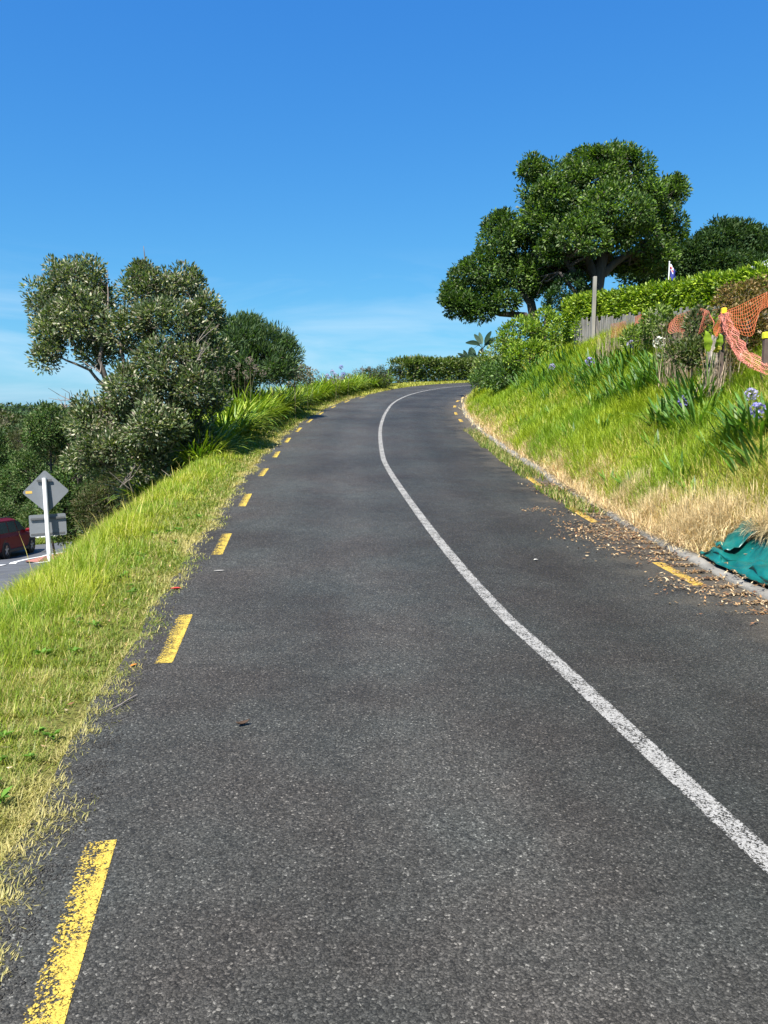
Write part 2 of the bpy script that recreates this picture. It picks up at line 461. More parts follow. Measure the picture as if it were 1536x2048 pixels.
    du = n.new('ShaderNodeMath'); du.operation = 'MULTIPLY_ADD'; du.inputs[1].default_value = .35; l.new(x3.outputs['Fac'], du.inputs[0]); l.new(suv.outputs[0], du.inputs[2])
    dm = n.new('ShaderNodeMapRange'); dm.inputs[1].default_value = 1.02; dm.inputs[2].default_value = 1.17; dm.inputs[4].default_value = .62
    l.new(du.outputs[0], dm.inputs[0])
    mx3 = n.new('ShaderNodeMix'); mx3.data_type = 'RGBA'; mx3.inputs[7].default_value = (.11, .09, .065, 1)
    l.new(dm.outputs[0], mx3.inputs['Factor']); l.new(mx2.outputs[2], mx3.inputs[6])
    l.new(mx3.outputs[2], b.inputs['Base Color'])
    set_in(b, Roughness=.62); b.inputs['Specular IOR Level'].default_value = .16
    rr = n.new('ShaderNodeMapRange'); rr.inputs[3].default_value = .85; rr.inputs[4].default_value = .42; l.new(sep.outputs[1], rr.inputs[0]); l.new(rr.outputs[0], b.inputs['Roughness'])
    k = n.new('ShaderNodeBump'); k.inputs['Strength'].default_value = .7; k.inputs['Distance'].default_value = .0045; k.invert = True
    ht = n.new('ShaderNodeMath'); ht.operation = 'MULTIPLY_ADD'; ht.inputs[1].default_value = .5; l.new(sep.outputs[2], ht.inputs[0]); l.new(v.outputs['Distance'], ht.inputs[2])
    l.new(ht.outputs[0], k.inputs['Height']); l.new(k.outputs[0], b.inputs['Normal'])
    return m

def paint_material(name, rgb, thr=.5, edge=.35, span=1.0):
    """worn road paint: shows the chips through where it has gone; uv.x across, uv.y metres along"""
    m, n, l, b = new_mat(name)
    g = n.new('ShaderNodeNewGeometry'); pos = g.outputs['Position']
    v = chip_nodes(n, l, pos)
    sep = n.new('ShaderNodeSeparateColor'); l.new(v.outputs['Color'], sep.inputs[0])
    uv = n.new('ShaderNodeUVMap'); suv = n.new('ShaderNodeSeparateXYZ'); l.new(uv.outputs[0], suv.inputs[0])
    x = n.new('ShaderNodeTexNoise'); x.inputs['Scale'].default_value = 9; x.inputs['Detail'].default_value = 7; x.inputs['Roughness'].default_value = .7; l.new(pos, x.inputs['Vector'])
    # wear value = stone random*.45 + gap*.35 + noise + edge term
    a = n.new('ShaderNodeMath'); a.operation = 'MULTIPLY_ADD'; a.inputs[1].default_value = .40; l.new(v.outputs['Distance'], a.inputs[0])
    s1 = n.new('ShaderNodeMath'); s1.operation = 'MULTIPLY'; s1.inputs[1].default_value = .42; l.new(sep.outputs[1], s1.inputs[0]); l.new(s1.outputs[0], a.inputs[2])
    c = n.new('ShaderNodeMath'); c.operation = 'MULTIPLY_ADD'; c.inputs[1].default_value = .85; l.new(x.outputs['Fac'], c.inputs[0]); l.new(a.outputs[0], c.inputs[2])
    e = n.new('ShaderNodeMath'); e.operation = 'MULTIPLY_ADD'; e.inputs[1].default_value = edge; l.new(suv.outputs[2 - 2], e.inputs[0]); l.new(c.outputs[0], e.inputs[2])
    e0 = e
    em = n.new('ShaderNodeMath'); em.operation = 'SUBTRACT'; em.inputs[1].default_value = .5; l.new(suv.outputs[0], em.inputs[0])
    ea = n.new('ShaderNodeMath'); ea.operation = 'ABSOLUTE'; l.new(em.outputs[0], ea.inputs[0])
    eb = n.new('ShaderNodeMapRange'); eb.inputs[1].default_value = .40; eb.inputs[2].default_value = .5; eb.inputs[4].default_value = .16; l.new(ea.outputs[0], eb.inputs[0])
    e = n.new('ShaderNodeMath'); e.operation = 'ADD'; l.new(e0.outputs[0], e.inputs[0]); l.new(eb.outputs[0], e.inputs[1])
    r = n.new('ShaderNodeMapRange'); r.inputs[1].default_value = thr; r.inputs[2].default_value = thr + .13; r.inputs[3].default_value = 0; r.inputs[4].default_value = 1
    l.new(e.outputs[0], r.inputs[0])
    x2 = n.new('ShaderNodeTexNoise'); x2.inputs['Scale'].default_value = 60; x2.inputs['Detail'].default_value = 3; l.new(pos, x2.inputs['Vector'])
    cr_ = n.new('ShaderNodeMapRange'); cr_.inputs[3].default_value = .55; cr_.inputs[4].default_value = 1.3; l.new(x2.outputs['Fac'], cr_.inputs[0])
    mx = n.new('ShaderNodeMix'); mx.data_type = 'RGBA'; mx.blend_type = 'MULTIPLY'; mx.inputs['Factor'].default_value = 1; mx.inputs[6].default_value = (*rgb, 1)
    l.new(cr_.outputs[0], mx.inputs[7]); l.new(mx.outputs[2], b.inputs['Base Color'])
    set_in(b, Roughness=.75); b.inputs['Specular IOR Level'].default_value = .3
    k = n.new('ShaderNodeBump'); k.inputs['Strength'].default_value = .8; k.inputs['Distance'].default_value = .004; k.invert = True
    l.new(v.outputs['Distance'], k.inputs['Height']); l.new(k.outputs[0], b.inputs['Normal'])
    t = n.new('ShaderNodeBsdfTransparent'); s = n.new('ShaderNodeMixShader')
    l.new(r.outputs[0], s.inputs[0]); l.new(b.outputs[0], s.inputs[1]); l.new(t.outputs[0], s.inputs[2])
    l.new(s.outputs[0], n['Material Output'].inputs['Surface'])
    return m

M_GROUND = ground_material()
M_ROAD = asphalt_material()
M_YELLOW = paint_material('worn_yellow_paint', (.52, .37, .060), thr=1.00, edge=.36)
M_YELLOW_R = paint_material('dusty_yellow_paint', (.50, .32, .06), thr=1.0, edge=.25)
M_WHITE = paint_material('worn_white_paint', (.31, .30, .278), thr=.86, edge=.0)
M_CONCRETE = plain('kerb_concrete', (.17, .16, .14), .9, noise=.4, nscale=5, bump=.5, bscale=40)
M_BARK = plain('grey_bark', (.13, .105, .085), .9, noise=.45, nscale=6, bump=.9, bscale=18, stretch=(1, 1, .25))
M_BARK_D = plain('dark_bark', (.055, .045, .038), .9, noise=.45, nscale=5, bump=.9, bscale=14, stretch=(1, 1, .25))
M_TWIG = plain('dead_twig', (.24, .20, .17), .9, noise=.3, nscale=12)
M_GRASS = leaf_mat('grass_blades', .5, .3, .38, (1.1, 1.15, .5))
M_STRAW = leaf_mat('dry_straw', .7, .2, .25, (1.0, .95, .7))
M_FARLEAF = leaf_mat('far_leaves', .65, .2, .25, (1.1, 1.3, .4))
M_LEAF = leaf_mat('tree_leaves', .5, .35, .28, (1.1, 1.35, .4))
M_STRAP = leaf_mat('strap_leaves', .48, .3, .25, (1.1, 1.25, .35))
M_PETAL = leaf_mat('petals', .6, .2, .35, (1, 1, 1))
M_LITTER = leaf_mat('fallen_leaf_surface', .8, .2, .1, (1, 1, 1))

# ------------------------------------------------------------------ ground sheet
def axis(segs):
    out = []
    for a, b, st in segs: out += list(np.arange(a, b - 1e-6, st))
    return np.array(out + [segs[-1][1]])
ax = axis([(-2600, -600, 250), (-600, -100, 25), (-100, -40, 4), (-40, -12, .6), (-12, -4.5, .25), (-4.5, 6, .10), (6, 14, .25), (14, 46, 1), (46, 100, 6), (100, 600, 50), (600, 2600, 250)])
ay = axis([(-60, -7, 6), (-7, 0, .5), (0, 16, .12), (16, 46, .22), (46, 80, .6), (80, 140, 4), (140, 700, 20), (700, 3400, 180)])
def ground_sheet():
    X, Y = np.meshgrid(ax, ay)
    x, y = X.ravel(), Y.ravel()
    z = H(x, y)
    far = np.hypot(x, y) > 75
    q = -.42 * x + .9 * y
    zf = np.interp(q, ZQ, ZV) + (fbm(x, y, .012, 21) - .5) * 8
    blend = smooth(60, 95, np.hypot(x, y))
    zr = np.where(x > 0, 6 - .02 * np.hypot(x, y), zf)
    zr = np.where((x > 0), zr * smooth(-5, 30, x) + zf * (1 - smooth(-5, 30, x)), zf)
    z = z * (1 - blend) + zr * blend
    behind = smooth(0, -20, y)
    z = z * (1 - behind) + (-.2) * behind * (np.abs(x) < 60) + z * behind * (np.abs(x) >= 60)
    nx, ny = len(ax), len(ay)
    i = np.arange(nx * ny).reshape(ny, nx)
    F = np.stack([i[:-1, :-1], i[:-1, 1:], i[1:, 1:], i[1:, :-1]], -1).reshape(-1, 4)
    L = -dl(x, y); e = dr(x, y) - .42
    c = np.tile(np.array([.075, .085, .028]), (len(x), 1))
    n1 = fbm(x, y, .7, 31)[:, None]
    c = c * (1 - n1) + np.array([.11, .10, .045]) * n1
    mown = (smooth(.15, .35, L) * smooth(1.3, .75, L))[:, None]
    c = c * (1 - mown) + np.array([.12, .115, .032]) * mown
    kerb = (smooth(-.2, .05, e) * smooth(1.0, .35, e))[:, None]
    c = c * (1 - kerb) + np.array([.22, .17, .10]) * kerb
    o = link('ground', mesh_np('ground', np.stack([x, y, z], 1), [F], col=c, mats=[M_GROUND], smooth=True))
    return tag(o, kind='structure')
ground_sheet()

# ------------------------------------------------------------------ upper road with its paint
def resample(poly, step):
    L = np.concatenate([[0], np.cumsum(np.linalg.norm(np.diff(poly, axis=0), axis=1))])
    s = np.arange(0, L[-1], step)
    return np.stack([np.interp(s, L, poly[:, 0]), np.interp(s, L, poly[:, 1])], 1), s
def near(poly, P):
    i = ((P[:, None] - poly[None]) ** 2).sum(-1).argmin(1); return i
def normals(poly):
    T = np.gradient(poly, axis=0); T /= np.linalg.norm(T, axis=1)[:, None]
    return np.stack([T[:, 1], -T[:, 0]], 1)       # to the right

def edge_of_road(y):
    return np.clip(.25 + .10 * (fbm(y * 0, y, .9, 13) - .5) * 2 + .05 * (fbm(y * 0, y, 3.5, 15) - .5) * 2, .12, .5)

def road():
    P, s = resample(WHITE, .12)
    k = P[:, 1] < 68; P, s = P[k], s[k]
    Lf, _ = resample(LEFT, .05); Rf, _ = resample(RIGHT, .05)
    iL, iR = near(Lf, P), near(Rf, P)
    sm = lambda a: np.stack([np.convolve(np.pad(a[:, j], 6, mode='edge'), np.ones(13) / 13, 'valid') for j in (0, 1)], 1)
    A, B = sm(Lf[iL]), sm(Rf[iR])
    D = B - A; wid = np.linalg.norm(D, axis=1)[:, None]; D /= wid
    jag = edge_of_road(A[:, 1])
    A = A - D * (jag + .10)[:, None]
    B = B + D * .34
    nc = 28
    t = np.linspace(0, 1, nc)
    V = A[:, None] * (1 - t[None, :, None]) + B[:, None] * t[None, :, None]
    z = prof(V[..., 1])
    z = z + 0 * t[None]
    V = np.concatenate([V, z[..., None]], -1).reshape(-1, 3)
    i = np.arange(len(P) * nc).reshape(len(P), nc)
    F = np.stack([i[:-1, :-1], i[:-1, 1:], i[1:, 1:], i[1:, :-1]], -1).reshape(-1, 4)
    uv = np.stack([np.tile(t, len(P)), np.repeat(s, nc)], 1)
    o = link('road', mesh_np('road', V, [F], mats=[M_ROAD], smooth=True, uv=uv))
    return tag(o, kind='structure')
ROAD = road()
ROAD_TOP = lambda x, y: prof(y)

def stripe(name, pts, w, mat, side0, parent, label=None):
    """ribbon along pts (n,2), from offset side0 to side0+w measured to the right"""
    N = normals(pts)
    nc = 4
    t = np.linspace(0, 1, nc)
    V = pts[:, None] + N[:, None] * (side0 + w * t)[None, :, None]
    z = prof(V[..., 1]) + .0025
    V = np.concatenate([V, z[..., None]], -1).reshape(-1, 3)
    i = np.arange(len(pts) * nc).reshape(len(pts), nc)
    F = np.stack([i[:-1, :-1], i[:-1, 1:], i[1:, 1:], i[1:, :-1]], -1).reshape(-1, 4)
    L = np.concatenate([[0], np.cumsum(np.linalg.norm(np.diff(pts, axis=0), axis=1))])
    uv = np.stack([np.tile(t, len(pts)), np.repeat(L, nc)], 1)
    o = link(name, mesh_np(name, V, [F], mats=[mat], uv=uv), parent)
    if label: o['label'] = label
    return o
Pw, _ = resample(WHITE, .15)
stripe('centre_line', Pw[Pw[:, 1] < 66], .105, M_WHITE, -.05, ROAD)

DASH_L = [((234, 1680), (120, 2100)), ((386, 1229), (345, 1326)), ((463.8, 1067), (444.8, 1109.4)), ((504.5, 987.5), (491.2, 1012.8)), ((538, 937), (526.9, 952.3)),
          ((561.2, 902.8), (554, 914.8)), ((582.4, 875.7), (576, 885)), ((604.5, 855.2), (596.6, 863.6)), ((626.3, 838.5), (618, 845)), ((648.4, 824.1), (640.6, 829.4)),
          ((672.8, 812.2), (665, 815.9)), ((700.5, 800.7), (691.4, 805.0)), ((731.4, 793.2), (721.6, 796.2))]
for i, (a, b) in enumerate(DASH_L):
    A, B = GR(*b), GR(*a)
    if i == 0: A = Vector((B.x + .188, B.y - 1.02, 0))
    t = np.linspace(0, 1, 12)[:, None]
    p = np.array([[A.x, A.y]]) * (1 - t) + np.array([[B.x, B.y]]) * t
    # uv.x grows outwards (left), where the paint has worn
    p = p[::-1]
    stripe('yellow_dash', p, .108 if i < 2 else .112, M_YELLOW, 0, ROAD)
for a, b in (((1316, 1125), (1402, 1171)), ((1139, 1014), (1192, 1045)), ((1054.6, 953), (1082, 972))):
    A, B = GR(*b), GR(*a)
    t = np.linspace(0, 1, 10)[:, None]
    p = np.array([[A.x, A.y]]) * (1 - t) + np.array([[B.x, B.y]]) * t
    stripe('yellow_dash', p, .11, M_YELLOW_R, -.06, ROAD)
RT = np.gradient(RIGHT, axis=0); RT /= np.linalg.norm(RT, axis=1)[:, None]
for px, py in ((921.6, 841), (912, 827), (909.7, 813), (915.6, 802.3), (926, 795.5)):
    c = GR(px, py); i = int(((RIGHT - np.array([c.x, c.y])) ** 2).sum(1).argmin()); d = RT[i]
    p = np.array([c.x, c.y]) + d * np.linspace(-.5, .5, 8)[:, None]
    stripe('yellow_dash', p, .12, M_YELLOW_R, -.06, ROAD)

def kerb():
    P, s = resample(RIGHT, .2)
    k = (P[:, 1] > -2) & (P[:, 1] < 58); P, s = P[k], s[k]
    N = normals(P)
    pr = [(.26, -.05), (.262, .035), (.285, .058), (.32, .07), (.40, .072), (.41, .03), (.41, -.05)]
    rows = []
    wob = (fbm(P[:, 0] * 0, P[:, 1], .8, 41) - .5) * .03
    for off, h in pr:
        q = P + N * (off + wob[:, None] * (h > 0))
        rows.append(np.concatenate([q, (prof(q[:, 1]) + h * (.55 + .45 * smooth(11, 14, q[:, 1])) * (1 if h > 0 else 1) + (fbm(q[:, 0], q[:, 1], 5, 44) - .5) * .02)[:, None]], 1))
    V = np.stack(rows, 1); nc = len(pr)
    i = np.arange(len(P) * nc).reshape(len(P), nc)
    F = np.stack([i[:-1, :-1], i[:-1, 1:], i[1:, 1:], i[1:, :-1]], -1).reshape(-1, 4)
    o = link('kerb', mesh_np('kerb', V.reshape(-1, 3), [F], mats=[M_CONCRETE]))
    tag(o, kind='structure')
kerb()
#PART2
# ------------------------------------------------------------------ vegetation builders
def blades(P, length, width, phi, lean, curve, nseg=2, wmid=.85):
    """ribbons growing from P; returns V, quads, tris"""
    N = len(P); P = np.asarray(P, float)
    w = np.stack([-np.sin(phi), np.cos(phi), np.zeros(N)], 1)
    cur = P.copy(); rows = []
    for k in range(nseg):
        tap = (1.0 if k == 0 else wmid * (1 - .5 * (k / nseg) ** 2)) * .5
        rows += [cur - w * (width * tap)[:, None], cur + w * (width * tap)[:, None]]
        th = lean + curve * (k + .5) / nseg
        cur = cur + np.stack([np.sin(th) * np.cos(phi), np.sin(th) * np.sin(phi), np.cos(th)], 1) * (length / nseg)[:, None]
    rows.append(cur)
    nv = 2 * nseg + 1
    V = np.stack(rows, 1).reshape(-1, 3)
    b = (np.arange(N) * nv)[:, None]
    q = [np.concatenate([b + 2 * k, b + 2 * k + 1, b + 2 * k + 3, b + 2 * k + 2], 1) for k in range(nseg - 1)]
    t = np.concatenate([b + 2 * nseg - 2, b + 2 * nseg - 1, b + 2 * nseg], 1)
    return V, (np.concatenate(q) if q else np.zeros((0, 4), int)), t, nv

def blade_object(name, P, length, width, phi, lean, curve, col, mat, nseg=2, parent=None):
    V, q, t, nv = blades(P, length, width, phi, lean, curve, nseg)
    fs = [f for f in (q, t) if len(f)]
    return link(name, mesh_np(name, V, fs, col=np.repeat(col, nv, axis=0), mats=[mat]), parent)

def unit(a): return a / np.maximum(np.linalg.norm(a, axis=-1, keepdims=True), 1e-9)
def leaves_geo(P, D, Nn, length, width, fold=.25):
    """rhombus leaves: base, left, tip, right"""
    S_ = unit(np.cross(D, Nn)); U = unit(np.cross(S_, D))
    L = length[:, None]; Wd = width[:, None]
    a = P; c = P + D * L - U * L * .12
    m = P + D * L * .5 + U * Wd * fold
    V = np.stack([a, m - S_ * Wd * .5, c, m + S_ * Wd * .5], 1).reshape(-1, 3)
    F = np.arange(len(P) * 4).reshape(-1, 4)
    return V, F

def sph(n, r=rng):
    v = r.normal(size=(n, 3)); return unit(v)

def clumped_leaves(centres, normals_, clump_r, per, L, Wd, pal, weights, var=.25, upb=.35, flat=.6, droop=0.0):
    C = np.repeat(centres, per, 0); Nn = np.repeat(normals_, per, 0)
    n = len(C)
    cr = np.repeat(clump_r * rng.uniform(.7, 1.3, len(centres)), per)
    d = sph(n)
    d = d - Nn * (d * Nn).sum(1)[:, None] * (1 - flat)
    P = C + d * (cr * rng.uniform(.25, 1, n) ** .6)[:, None]
    D = unit(d + Nn * .6 + np.array([0, 0, upb - droop]) + sph(n) * .45)
    nn = unit(Nn * .7 + np.array([0, 0, .7]) + sph(n) * .75)
    V, F = leaves_geo(P, D, nn, L * rng.uniform(.65, 1.3, n), Wd * rng.uniform(.7, 1.25, n))
    k = rng.choice(len(pal), n, p=np.array(weights) / sum(weights))
    ck = np.repeat(1 + var * (rng.random(len(centres)) - .5) * 2, per)
    col = np.array(pal)[k] * (ck * (1 + .25 * (rng.random(n) - .5) * 2))[:, None]
    return V, F, np.repeat(col, 4, 0)

def blob_clumps(blobs, dens_, clump_r, shell=.72, inner=.18):
    """blobs: (centre, radii); clump centres over an uneven shell"""
    cs, ns = [], []
    for c, r in blobs:
        c = np.array(c, float); r = np.array(r, float)
        area = 4 * math.pi * ((r[0] * r[1]) ** 1.6 / 3 + (r[0] * r[2]) ** 1.6 / 3 + (r[1] * r[2]) ** 1.6 / 3) ** (1 / 1.6)
        n = max(4, int(area * dens_))
        d = sph(n)
        wob = .80 + .38 * fbm(d[:, 0] * 2 + c[0], d[:, 1] * 2 + d[:, 2] * 2.7 + c[2], 1.0, 3, 3)
        rad = np.where(rng.random(n) < inner, rng.uniform(.35, .75, n), rng.uniform(shell, 1.0, n)) * wob
        p = c + d * r * rad[:, None]
        keep = np.ones(n, bool)
        for c2, r2 in blobs:
            if c2 is c: continue
            q = np.linalg.norm((p - np.array(c2)) / np.array(r2), axis=1)
            keep &= ~((q < .55) & (rng.random(n) < .8))
        cs.append(p[keep]); ns.append(unit(d / r * min(r))[keep])
    return np.concatenate(cs), np.concatenate(ns)

def lumpy(bl, m, k, seed):
    """break big crown lobes into many rounded leaf heads"""
    r = np.random.default_rng(seed); out = []
    for c, q in bl:
        out.append((c, q * .70))
        d = sph(m * 3, r); d = d[d[:, 2] > -.55][:m + 3]
        for v in d:
            out.append((c + v * q * .64, q * k * r.uniform(.7, 1.1)))
    return out

def px_blobs(lst, t, dz=1.0):
    out = []
    for b in lst:
        px, py, rx, ry = b[:4]; tt = t + (b[4] if len(b) > 4 else 0)
        c = np.array(W(px, py, tt)); k = tt / FPX
        out.append((c, np.array([rx * k, (rx + ry) / 2 * k * dz, ry * k])))
    return out

def branches(mb, trunks, targets, r_twig=.012, jitter=.12, frac=1.0):
    """trunks: list of (points, radii); twigs run from the nearest trunk node to each target"""
    nodes, rr = [], []
    for pts, rad in trunks:
        pts = [Vector(p) for p in pts]
        fine, fr = [], []
        for i in range(len(pts) - 1):
            for k in range(4):
                f = k / 4
                q = pts[i].lerp(pts[i + 1], f)
                fine.append(q + Vector(rng.normal(size=3)) * jitter * .3 * (pts[i + 1] - pts[i]).length * .25); fr.append(rad[i] * (1 - f) + rad[i + 1] * f)
        fine[0] = pts[0]
        fine.append(pts[-1]); fr.append(rad[-1])
        mb.tube(fine, fr, 8)
        nodes += fine; rr += fr
    nd = np.array([tuple(p) for p in nodes])
    for tg in targets:
        if rng.random() > frac: continue
        i = int(np.linalg.norm((nd - tg) * np.array([1, 1, 1.0]) + np.maximum(nd[:, 2:] - tg[2], 0) * .8, axis=1).argmin())
        a = Vector(nd[i]); b = Vector(tg); m1 = a.lerp(b, .35) + Vector(rng.normal(size=3)) * jitter * (b - a).length; m2 = a.lerp(b, .7) + Vector(rng.normal(size=3)) * jitter * (b - a).length
        r0 = min(rr[i] * .7, r_twig * (1 + (b - a).length))
        mb.tube([a, m1, m2, b], [r0, r0 * .75, r0 * .5, r0 * .2], 5, cap=False)

def make_tree(name, label, cat, base, blobs, trunks, dens_, clump_r, per, L, Wd, pal, weights, leafm=None, bark=None, twig=.014, group=None, twig_frac=.5, **kw):
    base = Vector(base)
    root = empty(name, base, label, cat, group)
    cs, ns = blob_clumps(blobs, dens_, clump_r, kw.pop('shell', .72), kw.pop('inner', .18))
    V, F, col = clumped_leaves(cs, ns, clump_r, per, L, Wd, pal, weights, **kw)
    link('crown', mesh_np('crown', V - np.array(base), [F], col=col, mats=[leafm or M_LEAF]), root)
    mb = MB()
    branches(mb, trunks, cs, twig, frac=twig_frac)
    mb.v = [tuple(Vector(p) - base) for p in mb.v]
    mb.build('trunk', bark or M_BARK, root, smooth=True)
    return root

ORD = ('first second third fourth fifth sixth seventh eighth ninth tenth eleventh twelfth thirteenth fourteenth fifteenth sixteenth seventeenth eighteenth '
       'nineteenth twentieth').split()
ORD += ['twenty-' + w for w in ORD[:9]] + ['thirtieth'] + ['thirty-' + w for w in ORD[:9]] + ['fortieth'] + ['forty-' + w for w in ORD[:9]] + ['fiftieth']

# ------------------------------------------------------------------ grass
def log_y(n, a, b): return np.exp(rng.uniform(math.log(a), math.log(b), n))
_ly = LEFT[:, 1]; _lx = LEFT[:, 0]
def left_points(n, y0, y1, u0, u1, power=1.0):
    y = log_y(n, y0, y1)
    k = (np.interp(y, _ly, np.arange(len(_ly)))).astype(int)
    Nn = normals(LEFT)[k]
    u = u0 + (u1 - u0) * rng.random(n) ** power
    x = _lx[k] - Nn[:, 0] * u; yy = LEFT[k, 1] - Nn[:, 1] * u + rng.uniform(-.12, .12, n) * (1 + y / 10)
    return x, yy
def mown_verge():
    n = 300000
    x, y = left_points(n, 1.0, 46, .08, 1.35, .85)
    u = -dl(x, y)
    e = edge_of_road(y) + .02
    patch = fbm(x, y, 2.4, 51)
    keep = (rng.random(len(x)) < .25 + 1.6 * smooth(.30, .52, fbm(x, y, 5.5, 58))) & (u > e - .16 + (patch - .5) * .16) & (u < .98 + .35 * fbm(x, y, 1.1, 52))
    keep &= rng.random(n) < smooth(-.16, .12, u - e + (patch - .5) * .42 + .10 * (fbm(x, y, 9, 57) - .5)) ** 1.3
    x, y, u, patch, e = x[keep], y[keep], u[keep], patch[keep], e[keep]
    n = len(x); dist = np.hypot(x, y)
    dry = fbm(x, y, 1.7, 53) + .30 * smooth(.30, .05, u - edge_of_road(y)) + .2 * (rng.random(n) - .5)
    length = rng.uniform(.025, .07, n) * (1 + .5 * smooth(.55, 1.0, u)) * (1 + dist * .035) * (.5 + .5 * smooth(-.05, .22, u - e))
    width = np.maximum(.0036, dist * .0010) * rng.uniform(.7, 1.3, n)
    phi = rng.uniform(0, 2 * math.pi, n)
    green = np.array([.25, .29, .040]); g2 = np.array([.11, .18, .024]); straw = np.array([.50, .42, .17])
    k = (.85 * smooth(.48, .85, dry))[:, None]
    m = rng.random(n)[:, None]
    col = (green * m + g2 * (1 - m)) * (1 - k) + straw * k
    st = rng.random(n) < .17
    col[st] = straw * rng.uniform(.7, 1.2, (st.sum(), 1))
    z = np.where(u < e + .1, np.maximum(H(x, y), prof(y)), H(x, y)) - .004
    o = blade_object('verge_grass', np.stack([x, y, z], 1), length, width, phi, rng.uniform(.55, 1.5, n), rng.uniform(-.7, .9, n), col, M_GRASS, 3)
    tag(o, 'short dry mown grass strip between the left road edge and the long grass', 'grass', kind='stuff')
mown_verge()

def long_grass_left():
    n = 330000
    x, y = left_points(n, 1.8, 34, .45, 3.4, 1.0)
    u = -dl(x, y)
    tuft = fbm(x, y, 2.6, 61)
    start = .30 + .40 * fbm(x, y, .8, 62) + .75 * smooth(3.3, 1.8, y)
    keep = (u > start) & (rng.random(n) < (.25 + 1.1 * tuft) * (.12 + .88 * smooth(.0, .55, u - start)))
    keep &= ~((u > 2.2) & (y > 17.5))
    x, y, u, tuft = x[keep], y[keep], u[keep], tuft[keep]
    start = start[keep]
    n = len(x); dist = np.hypot(x, y)
    grow = smooth(0, .6, u - start)
    length = .72 * (.06 + .19 * grow * (.4 + tuft * 1.1)) * rng.uniform(.5, 1.5, n) * (1 - .15 * smooth(12, 25, y))
    width = np.maximum(.0034, dist * .00075) * rng.uniform(.7, 1.3, n)
    phi = rng.uniform(0, 6.28, n) + (fbm(x, y, 3.5, 63) - .5) * 3
    a = np.array([.37, .41, .032]); b_ = np.array([.15, .27, .020]); s_ = np.array([.58, .50, .15])
    hue = np.clip(fbm(x, y, 1.9, 64) * 1.5 - .2 + .3 * (rng.random(n) - .5), 0, 1)[:, None]
    col = a * hue + b_ * (1 - hue)
    tall = rng.random(n) < .012; length[tall] *= 1.8
    st = (rng.random(n) < .10 + .18 * smooth(.5, .8, fbm(x, y, .9, 65))) | tall
    col[st] = s_ * rng.uniform(.7, 1.2, (st.sum(), 1))
    z = H(x, y) - .01
    o = blade_object('long_grass', np.stack([x, y, z], 1), length, width, phi, rng.uniform(.05, .8, n), rng.uniform(-.1, 1.5, n), col, M_GRASS, 3)
    tag(o, 'long bright green grass on top of the left bank', 'grass', kind='stuff')
long_grass_left()

def verge_weeds():
    # flat broad-leaved rosettes in the turf on both sides
    xs, ys, ss = [], [], []
    x, y = left_points(95, 1.6, 16, .45, 1.2); xs.append(x); ys.append(y); ss.append(rng.uniform(.025, .06, 95))
    x = []
    for side in range(70):
        yy = log_y(1, 5.5, 26)[0]; k = int(np.interp(yy, RIGHT[:, 1], np.arange(len(RIGHT)))); e = rng.uniform(.5, 3.2)
        xs.append(np.array([RIGHT[k, 0] + normals(RIGHT)[k, 0] * (e + .42)])); ys.append(np.array([yy])); ss.append(np.array([rng.uniform(.06, .16)]))
    x = np.concatenate(xs); y = np.concatenate(ys); s_ = np.concatenate(ss); m = 9
    X = np.repeat(x, m); Y = np.repeat(y, m); S2 = np.repeat(s_, m); n = len(X)
    a = rng.uniform(0, 6.28, n); D = unit(np.stack([np.cos(a), np.sin(a), rng.uniform(.1, .8, n)], 1))
    Nn = unit(np.stack([-np.cos(a) * .4, -np.sin(a) * .4, np.ones(n)], 1))
    Z = H(X, Y) + .015 + S2 * .25
    V, F = leaves_geo(np.stack([X, Y, Z], 1), D, Nn, S2 * rng.uniform(.7, 1.4, n), S2 * rng.uniform(.35, .55, n))
    col = np.array([.10, .20, .025]) * rng.uniform(.6, 1.5, (n, 1))
    o = link('weeds', mesh_np('weeds', V, [F], col=np.repeat(col, 4, 0), mats=[M_LEAF]))
    tag(o, 'flat broad leaved weeds growing in the grass on both sides', 'weeds', kind='stuff')
verge_weeds()

def slope_grass():
    n = 60000
    x, y = left_points(n, 8, 32, 2.0, 7.5, 1.2)
    u = -dl(x, y); keep = rng.random(n) < .3 + 1.1 * fbm(x, y, 1.4, 66)
    x, y = x[keep], y[keep]; n = len(x)
    z = H(x, y) - .01
    keep = z > np.interp(-.42 * x + .9 * y, ZQ, ZV) + .12; x, y, z = x[keep], y[keep], z[keep]; n = len(x)
    dist = np.hypot(x, y)
    col = np.array([.24, .29, .028]) * rng.uniform(.5, 1.3, (n, 1)); st = rng.random(n) < .25; col[st] = np.array([.42, .34, .13]) * rng.uniform(.6, 1.2, (st.sum(), 1))
    o = blade_object('slope_grass', np.stack([x, y, z], 1), rng.uniform(.12, .4, n), np.maximum(.008, dist * .001), rng.uniform(0, 6.28, n), rng.uniform(.05, .8, n), rng.uniform(0, 1.4, n), col, M_GRASS, 3)
    tag(o, 'rank grass on the steep slope below the left bank', 'grass', kind='stuff')
slope_grass()

